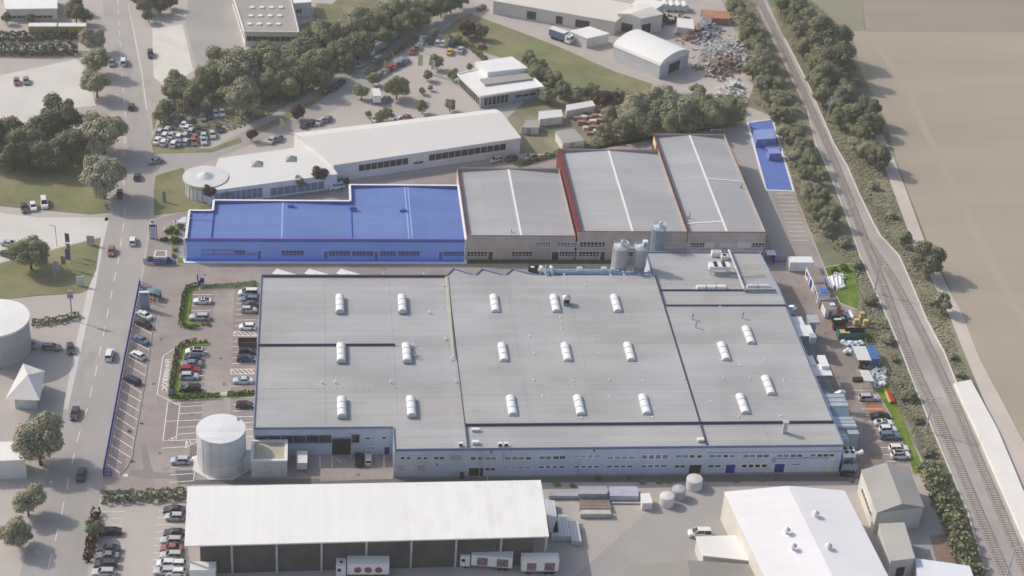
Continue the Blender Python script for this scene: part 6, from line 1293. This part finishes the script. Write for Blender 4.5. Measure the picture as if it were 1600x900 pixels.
flag(287,176,5.5,f_('red',(.50,.20,.18)),'red banner flag above the packed dealer lot',1.3,4.2); flag(600,122,6,f_('yellow',(.50,.47,.22)),'slim yellow banner left on the sales yard',.6,3); flag(653,112,6,f_('yellow2',(.62,.58,.34)),'wide yellow banner in the middle of the sales yard',1.4,3.8); flag(656,82,6,f_('white',(.66,.66,.63)),'white banner pole near the upper car row',.6,4); flag(695,80,6,f_('yellow',(.50,.47,.22)),'yellow banner beside the upper car row',.8,3.5); flag(674,118,5.5,f_('white',(.66,.66,.63)),'white banner beside the tree on the sales yard',1.0,3.2); flag(438,206,4.5,f_('yellow',(.50,.47,.22)),'yellow banner near the corner of the long white hall',1.0,3.0)
def signb(px,py,w,h,z0,m,label):
    p=G(px,py); t=thing('sign_board',label,'sign',(p.x,p.y,0)); lpart('board',MB().box(-w/2,w/2,-.1,.1,z0,z0+h),m,t); lpart('posts',MB().box(-w/2+.1,-w/2+.25,-.08,.08,0,z0).box(w/2-.25,w/2-.1,-.08,.08,0,z0),K['steel'],t)
sgm=mat('sign_grey',(.42,.47,.48),.6,.06,.6)
signb(142,383,1.9,2.4,.4,sgm,'grey sign board at the upper road corner of the flag lawn'); signb(126,447,1.9,2.6,.3,mat('sign_pale',(.58,.62,.62),.6,.05),'pale sign board at the lower road corner of the flag lawn'); signb(257,316,.9,3.2,.2,mat('sign_green',(.22,.30,.22),.6,.05),'slim green sign on the lawn beside the main road')
p=G(113,500); t=thing('price_pylon','tall petrol pylon sign beside the round building forecourt','pylon sign',(p.x,p.y,0)); lpart('pole',MB().tube([(0,0,0),(0,0,7)],.16,6),K['steelb'],t); lpart('head',MB().box(-.7,.7,-.12,.12,6.2,8.4),mat('sign_pinkish',(.50,.42,.40),.6,.06),t); lpart('head_band',MB().box(-.6,.6,-.15,-.121,6.4,7.2),mat('sign_lilac',(.30,.30,.42),.6,.05),t)
for x,y,h in [(89,385,6),(137,408,0)]:
    if h: p=G(x,y); single('street_lamp',MB().tube([(p.x,p.y,0),(p.x,p.y,h),(p.x-1.2,p.y,h+.3)],.08,5),K['steelb'],'thin street lamp on the forecourt above the flag lawn','lamp')
# ================================================================== TREES
def trees(lst,leaf,fmt,group,low=False,cat='tree',**k):
    """fmt gets the ordinal counted from the left in this list"""
    ls=sorted(lst,key=lambda q:q[0]); N=len(ls)
    for i,q in enumerate(ls):
        f=q[3] if len(q)>3 else leaf
        tree(q[0],q[1],q[2],f,fmt.format(ORD(i)),group,low=low,cat=cat,**k)
ORDN='first second third fourth fifth sixth seventh eighth ninth tenth eleventh twelfth thirteenth fourteenth fifteenth sixteenth seventeenth eighteenth nineteenth twentieth'.split()
def ORD(i):
    if i<20: return ORDN[i]
    t=['twenty','thirty','forty'][i//10-2]; r=(i+1)%10; i+=1
    t={2:'twenty',3:'thirty',4:'forty'}[i//10]; ex={20:'twentieth',30:'thirtieth',40:'fortieth'}
    return ex.get(i) or t+'-'+ORDN[i%10-1]
for (x,y,r,l) in [(147,62,20,'tall olive tree at the top end of the roadside row'),(149,92,24,'olive tree second from the top of the roadside row'),(150,128,24,'darker olive tree third in the roadside row'),(160,202,38,'large pale olive tree beside the upper main road'),(160,272,39,'large pale olive tree just below another on the main road'),(60,688,43,'big pale olive tree beside the lower main road'),(42,782,27,'pale olive tree below the big one on the lower road'),(27,832,26,'lowest pale olive tree at the left photo edge')]:
    tree(x,y,r,'olive',l,'pale roadside trees along the main road')
tree(46,392,31,'mid','round green tree on the flag lawn','lawn trees'); tree(147,826,16,'mid','small green tree at the corner of the lower left lot'); 
trees([(8,208,34),(42,222,36),(68,205,30),(95,182,34),(110,222,30),(20,240,26),(75,240,28),(-12,228,30)],'dark','{} tree from the left in the dark grove left of the main road','dark grove left of the road')
trees([(10,28,10),(48,28,8),(118,18,18),(130,25,14),(118,5,14)],'dark','{} tree from the left around the white depot, top left','trees around the top left depot')
hedge_group='hedges'
def hedge(pts,w,h,leaf,label,size=.42,dens=16,group=None):
    P=[G(*q) for q in pts]; vs=[]
    for a,b in zip(P,P[1:]):
        L=(b-a).length; n=int(L*dens*(w+2*h)/2); d=(b-a)/L; nn=Vector((-d.y,d.x,0))
        u=rng.random(n)*L; s=rng.random(n)*2*PI; bump=1+.22*np.sin(u*2.1)+.1*rng.normal(size=n)
        off=np.cos(s)*w/2*bump; zz=h*.5+np.sin(s)*h*.5*bump
        zz=np.maximum(zz,.05); p=np.column_stack([a.x+d.x*u+nn.x*off,a.y+d.y*u+nn.y*off,zz])
        nr=rng.normal(size=(n,3)); nr/=np.linalg.norm(nr,axis=1)[:,None]; t=np.cross(nr,rng.normal(size=(n,3))); t/=np.linalg.norm(t,axis=1)[:,None]; b2=np.cross(nr,t); sz=size*(.6+.8*rng.random(n))[:,None]
        vs.append(np.stack([p-t*sz*.5-b2*sz*.35,p+t*sz*.5-b2*sz*.3,p+t*sz*.35+b2*sz*.4,p-t*sz*.4+b2*sz*.35],1).reshape(-1,3))
    v=np.concatenate(vs); c=P[0]; v-=np.array([c.x,c.y,0]); o=link('hedge',leafmesh('hedge',v,LEAF[leaf])); o.location=(c.x,c.y,0); tag(o,label,'hedge',group)
    return o
hedge([(-30,62),(60,62),(120,60)],3,2.5,'dark','upper dark hedge strip at the top left',.6); hedge([(-30,82),(60,84),(122,82)],4,2.8,'dark','lower dark hedge strip at the top left above the pale lot',.6)
hedge([(158,782),(230,779),(292,776)],2.2,2.0,'mid','green boundary hedge between the factory car park and the lower left lot',.5)
hedge([(150,800),(143,850),(136,880)],1.6,1.6,'wine','brownish hedge along the main road side of the lower left lot',.5)
hedge([(309,447),(294,450),(288,462),(282,508)],.9,1.0,'hedge','clipped hedge on the left edge of the upper island',.3,40); hedge([(283,510),(300,514),(311,511)],.9,1.0,'hedge','clipped hedge across the bottom of the upper island',.3,40)
hedge([(308,534.5),(290,537),(278,545),(271,585),(266.5,622)],.9,1.0,'hedge','long clipped hedge on the left edge of the lower island',.3,40); hedge([(267,624),(300,623),(343,620)],1.0,1.1,'hedge','clipped hedge along the bottom of the lower island, left of the steps',.3,40); hedge([(356,619),(398,616)],1.0,1.1,'hedge','clipped hedge right of the steps reaching the factory wall',.3,40)
hedge([(330,320),(420,305),(545,284)],1.4,1.2,'hedge','dark green hedge line behind the blue hall',.4); hedge([(812,258),(868,243),(1010,212)],1.2,1.3,'dark','dark hedge line behind the middle and right beige halls',.4)
hedge([(1450,735),(1475,790),(1500,850),(1520,905)],4.5,2.6,'mid','tall green hedge between the grey sheds and the railway',.7,14)
hedge([(50,507),(90,503),(125,494)],2.0,1.2,'mid','low green hedge in front of the round white building',.5)
hedge([(700,62),(735,75),(760,98)],1.6,1.5,'mid','hedge on the right edge of the upper sales yard',.5); hedge([(575,118),(600,95),(650,62)],1.8,1.4,'mid','hedge between the side road and the sales yard',.5)
for (x,y,r,f,l) in [(316,506,3.4,'rust','rust-coloured round shrub below the silver estate car'),(324,505.5,4.4,'sage','grey-green round shrub below the silver estate car'),(313.5,534,3.4,'rust','rust-coloured round shrub at the tip of the lower island'),(321,533.5,4.4,'sage','grey-green round shrub at the tip of the lower island'),
 (268,357,7,'vivid','green bush, left part of the round entrance bed'),(283,354,7,'vivid','green bush, right part of the round entrance bed'),(276,362,6,'vivid','green bush, lower part of the round entrance bed'),(262,361,6,'vivid','low green bush at the left tip of the entrance bed'),
 (253,374,4,'hedge','small dark bush left of the domed entrance bush'),(259,373,5,'hedge','dark bush just left of the domed entrance bush'),(272,374,8,'hedge','large domed green bush beside the blue hall'),(279,376,6,'hedge','dark bush right behind the large domed bush'),(273,390,5,'mid','small bush on the narrow strip beside the kiosk'),(272,399,5,'mid','small bush at the lower end of the kiosk strip'),(235,404,6,'hedge','dark bush inside the blue gate enclosure, left'),(263,406,6,'hedge','dark bush inside the blue gate enclosure, right'),(238,370,3,'hedge','tiny bush at the foot of the white sign pylon'),
 (1243,402,4,'vivid','bright green bush behind the white double container'),(1303,421,7,'vivid','bright green bush right of the blue cabin roof'),(1318,418,8,'vivid','bright green bush furthest back on the yard lawn'),(934,747,5,'vivid','yellow-green weed bush left on the lower yard edge'),(983,747,4,'vivid','small yellow-green weed bush on the lower yard edge'),(227.5,770,4,'vivid','small bright weed bush at the bottom left hedge'),(201,673,3,'rust','little brown bush between slanted bays and drive')]:
    bush(x,y,r,f,l)
for i,(x,y) in enumerate([(870,756),(895,758),(1003,753),(1030,752),(1045,752),(1150,750),(1190,748),(1330,750)]): bush(x,y,6,'mid',f'{ORD(i)} low scrub from the left along the lane below the factory front','scrub along the front lane',.5)
# belts
belt=[(272,137,27),(300,142,26),(262,168,16),(250,180,14),(322,128,24),(345,95,26,'pale'),(370,108,38,'pale'),(385,152,31,'pale'),(405,100,24),(423,90,26),(440,112,30),(455,85,24,'pale'),(472,112,28),(480,72,25),(500,95,28),(503,60,25,'pale'),(520,50,24),(530,80,24),(545,45,26,'pale'),(560,68,24),(575,35,26),(592,30,24,'pale'),(600,55,18),(612,22,24),(625,38,20),(640,15,26,'pale'),(655,28,20),(672,12,22),(690,6,20),(705,0,20),(420,130,24),(400,128,22),(450,135,20),(500,120,18),(540,95,16),(720,-6,18)]
trees(belt,'mid','{} tree from the left in the long tree belt above the side road','tree belt above the side road')
trees([(228,4,18),(232,24,11),(214,-4,14),(250,8,14),(265,2,12)],'dark','{} tree from the left at the top beside the main road','trees at the top of the main road')
tree(501,271,15,'wine','large wine-red tree in front of the showroom glass wall',trunk=1.05); tree(328,299,12,'wine','wine-red tree in front of the round pavilion',trunk=1.1)
tree(352,302,9,'mid','small green tree in front of the showroom, left',trunk=.9); tree(468,285,11,'mid','small green tree left of the large wine-red one',trunk=.7)
trees([(465,174,13,'wine'),(392,210,11,'wine')],'wine','{} wine-red tree from the left beside the side road','wine-red trees')
trees([(620,134,21),(583,122,11),(565,142,13),(660,166,12),(703,163,11),(683,96,13),(660,142,6),(668,118,9),(708,117,10),(732,45,14,'wine'),(752,48,13,'dark'),(605,178,10),(592,182,8),(716,62,8),(680,52,8),(775,112,8),(734,104,7),(672,137,5),(575,178,6)],'mid','{} tree from the left on the sales yard behind the long hall','trees on the sales yard')
trees([(826,92,14),(842,102,16),(832,118,16),(850,118,14),(865,122,17),(880,140,14),(905,145,14),(925,142,15),(945,152,16,'wine'),(965,150,14),(858,148,14)],'mid','{} tree from the left in the shrubs between pavilion and green strip','shrubs beside the pavilion')
trees([(960,182,20,'pale'),(985,178,30,'pale'),(1010,165,26,'pale'),(1035,160,34,'pale'),(1062,172,32,'pale'),(1095,162,24,'pale'),(1110,182,24),(1128,172,20),(1048,195,24),(1010,195,22),(975,200,18),(1078,192,22),(1142,160,12),(1150,182,14),(1090,140,12),(945,205,14)],'mid','{} tree from the left in the grey-green grove behind the beige halls','grove behind the beige halls')
# railway belts : counted from the top
def belt_v(lst,fmt,group):
    for i,q in enumerate(sorted(lst,key=lambda q:q[1])): tree(q[0],q[1],q[2],q[3] if len(q)>3 else 'mid',fmt.format(ORD(i)),group)
belt_v([(1150,8,16),(1163,28,18,'pale'),(1172,48,20),(1180,68,18),(1188,88,20,'pale'),(1178,108,16),(1198,108,19),(1192,130,17,'pale'),(1212,132,17),(1204,152,16),(1222,156,18,'pale'),(1216,178,17),(1233,182,17),(1226,204,16,'pale'),(1243,210,18),(1255,228,18),(1246,246,15,'pale'),(1266,250,19),(1260,272,17),(1278,276,16),(1268,298,19,'pale'),(1285,305,18),(1276,325,20),(1295,335,18),(1292,352,16,'pale')],'{} tree from the top in the belt between factory and railway','belt between factory and railway')
belt_v([(1222,4,16),(1245,8,18),(1262,22,16,'pale'),(1238,30,14),(1250,48,18,'pale'),(1268,48,16),(1258,72,18),(1275,95,20),(1296,62,36,'dark'),(1305,95,32,'dark'),(1298,118,26,'dark'),(1275,125,18,'pale'),(1288,150,18),(1305,160,16,'pale'),(1322,140,18,'pale'),(1315,182,18),(1330,175,16,'pale'),(1345,205,18),(1358,170,22,'dark'),(1362,192,20,'dark'),(1340,225,15,'pale'),(1355,232,18,'pale'),(1372,242,23,'dark')],'{} tree from the top in the belt between railway and field','belt between railway and field')
for (x,y,r,f,l) in [(1452,403,25,'dark','round dark tree standing alone beside the dirt track'),(1474,472,16,'pale','pale round bush tree at the lower bend of the dirt track'),(1415,372,12,'mid','small green tree left of the dirt track above the round one')]: tree(x,y,r*1.12,f,l)
for i,(x,y,r) in enumerate([(1340,412,11),(1362,470,13),(1386,530,12),(1398,560,8),(1420,618,14),(1434,655,10),(1450,706,11),(1318,378,12)]): tree(x,y,r,['pale','mid'][i%2],f'{ORD(i)} scrubby shrub in the strip between yard fence and railway','scrub beside the yard fence',low=True,squash=.7,cat='shrub')
for i,(x,y,r) in enumerate([(1392,335,10),(1418,372,9),(1455,470,9),(1490,556,8),(1500,585,9),(1366,290,11)]): tree(x,y,r,'pale',f'{ORD(i)} low shrub in the strip between railway and dirt track','shrubs between railway and dirt track',low=True,squash=.7,cat='shrub')
hz=bpy.data.materials.new('haze'); hz.use_nodes=True; hn=hz.node_tree; hn.nodes.remove(hn.nodes['Principled BSDF'])
pv=hn.nodes.new('ShaderNodeVolumePrincipled'); pv.inputs['Color'].default_value=(.93,.90,.86,1); pv.inputs['Density'].default_value=.0002; pv.inputs['Anisotropy'].default_value=.2
hn.links.new(pv.outputs[0],hn.nodes['Material Output'].inputs['Volume'])
o=link('haze',MB().box(-900,1100,-700,1500,-1,CAM[2]+6).mesh('haze',hz)); o['kind']='stuff'
# ================================================================== CAMERA, LIGHT, RENDER
cam=bpy.data.cameras.new('camera'); co_=bpy.data.objects.new('camera',cam); COL.objects.link(co_); sc.camera=co_
cam.sensor_width=36; cam.sensor_fit='HORIZONTAL'; cam.lens=F*36/1600; cam.clip_end=8000; cam.clip_start=1
co_.matrix_world=Matrix([[*RM[0],CAM[0]],[*RM[1],CAM[1]],[*RM[2],CAM[2]],[0,0,0,1]])
cam.dof.use_dof=True; cam.dof.focus_distance=418; cam.dof.aperture_fstop=.064
sd=Vector((5.58,-3.11,-5.0)).normalized()
sun=bpy.data.lights.new('sun','SUN'); sun.energy=2.95; sun.angle=math.radians(.5); sun.color=(1,.915,.80)
so=bpy.data.objects.new('sun',sun); COL.objects.link(so); so.rotation_euler=sd.to_track_quat('-Z','Y').to_euler()
w=bpy.data.worlds.new('World'); sc.world=w; w.use_nodes=True; nt=w.node_tree
sky=nt.nodes.new('ShaderNodeTexSky'); sky.sky_type='NISHITA'; sky.sun_disc=False; sky.sun_elevation=math.asin(-sd.z)
sky.sun_rotation=math.atan2(-sd.x,-sd.y); sky.air_density=1.0; sky.dust_density=3.0; sky.ozone_density=.5
bg=nt.nodes['Background']; bg.inputs[1].default_value=.15; nt.links.new(sky.outputs[0],bg.inputs[0])
sc.render.engine='CYCLES'
sc.view_settings.view_transform='Standard'; sc.view_settings.look='None'; sc.view_settings.exposure=-.01; sc.view_settings.gamma=1
sc.render.resolution_x=1024; sc.render.resolution_y=576
print('objects',len(bpy.data.objects))
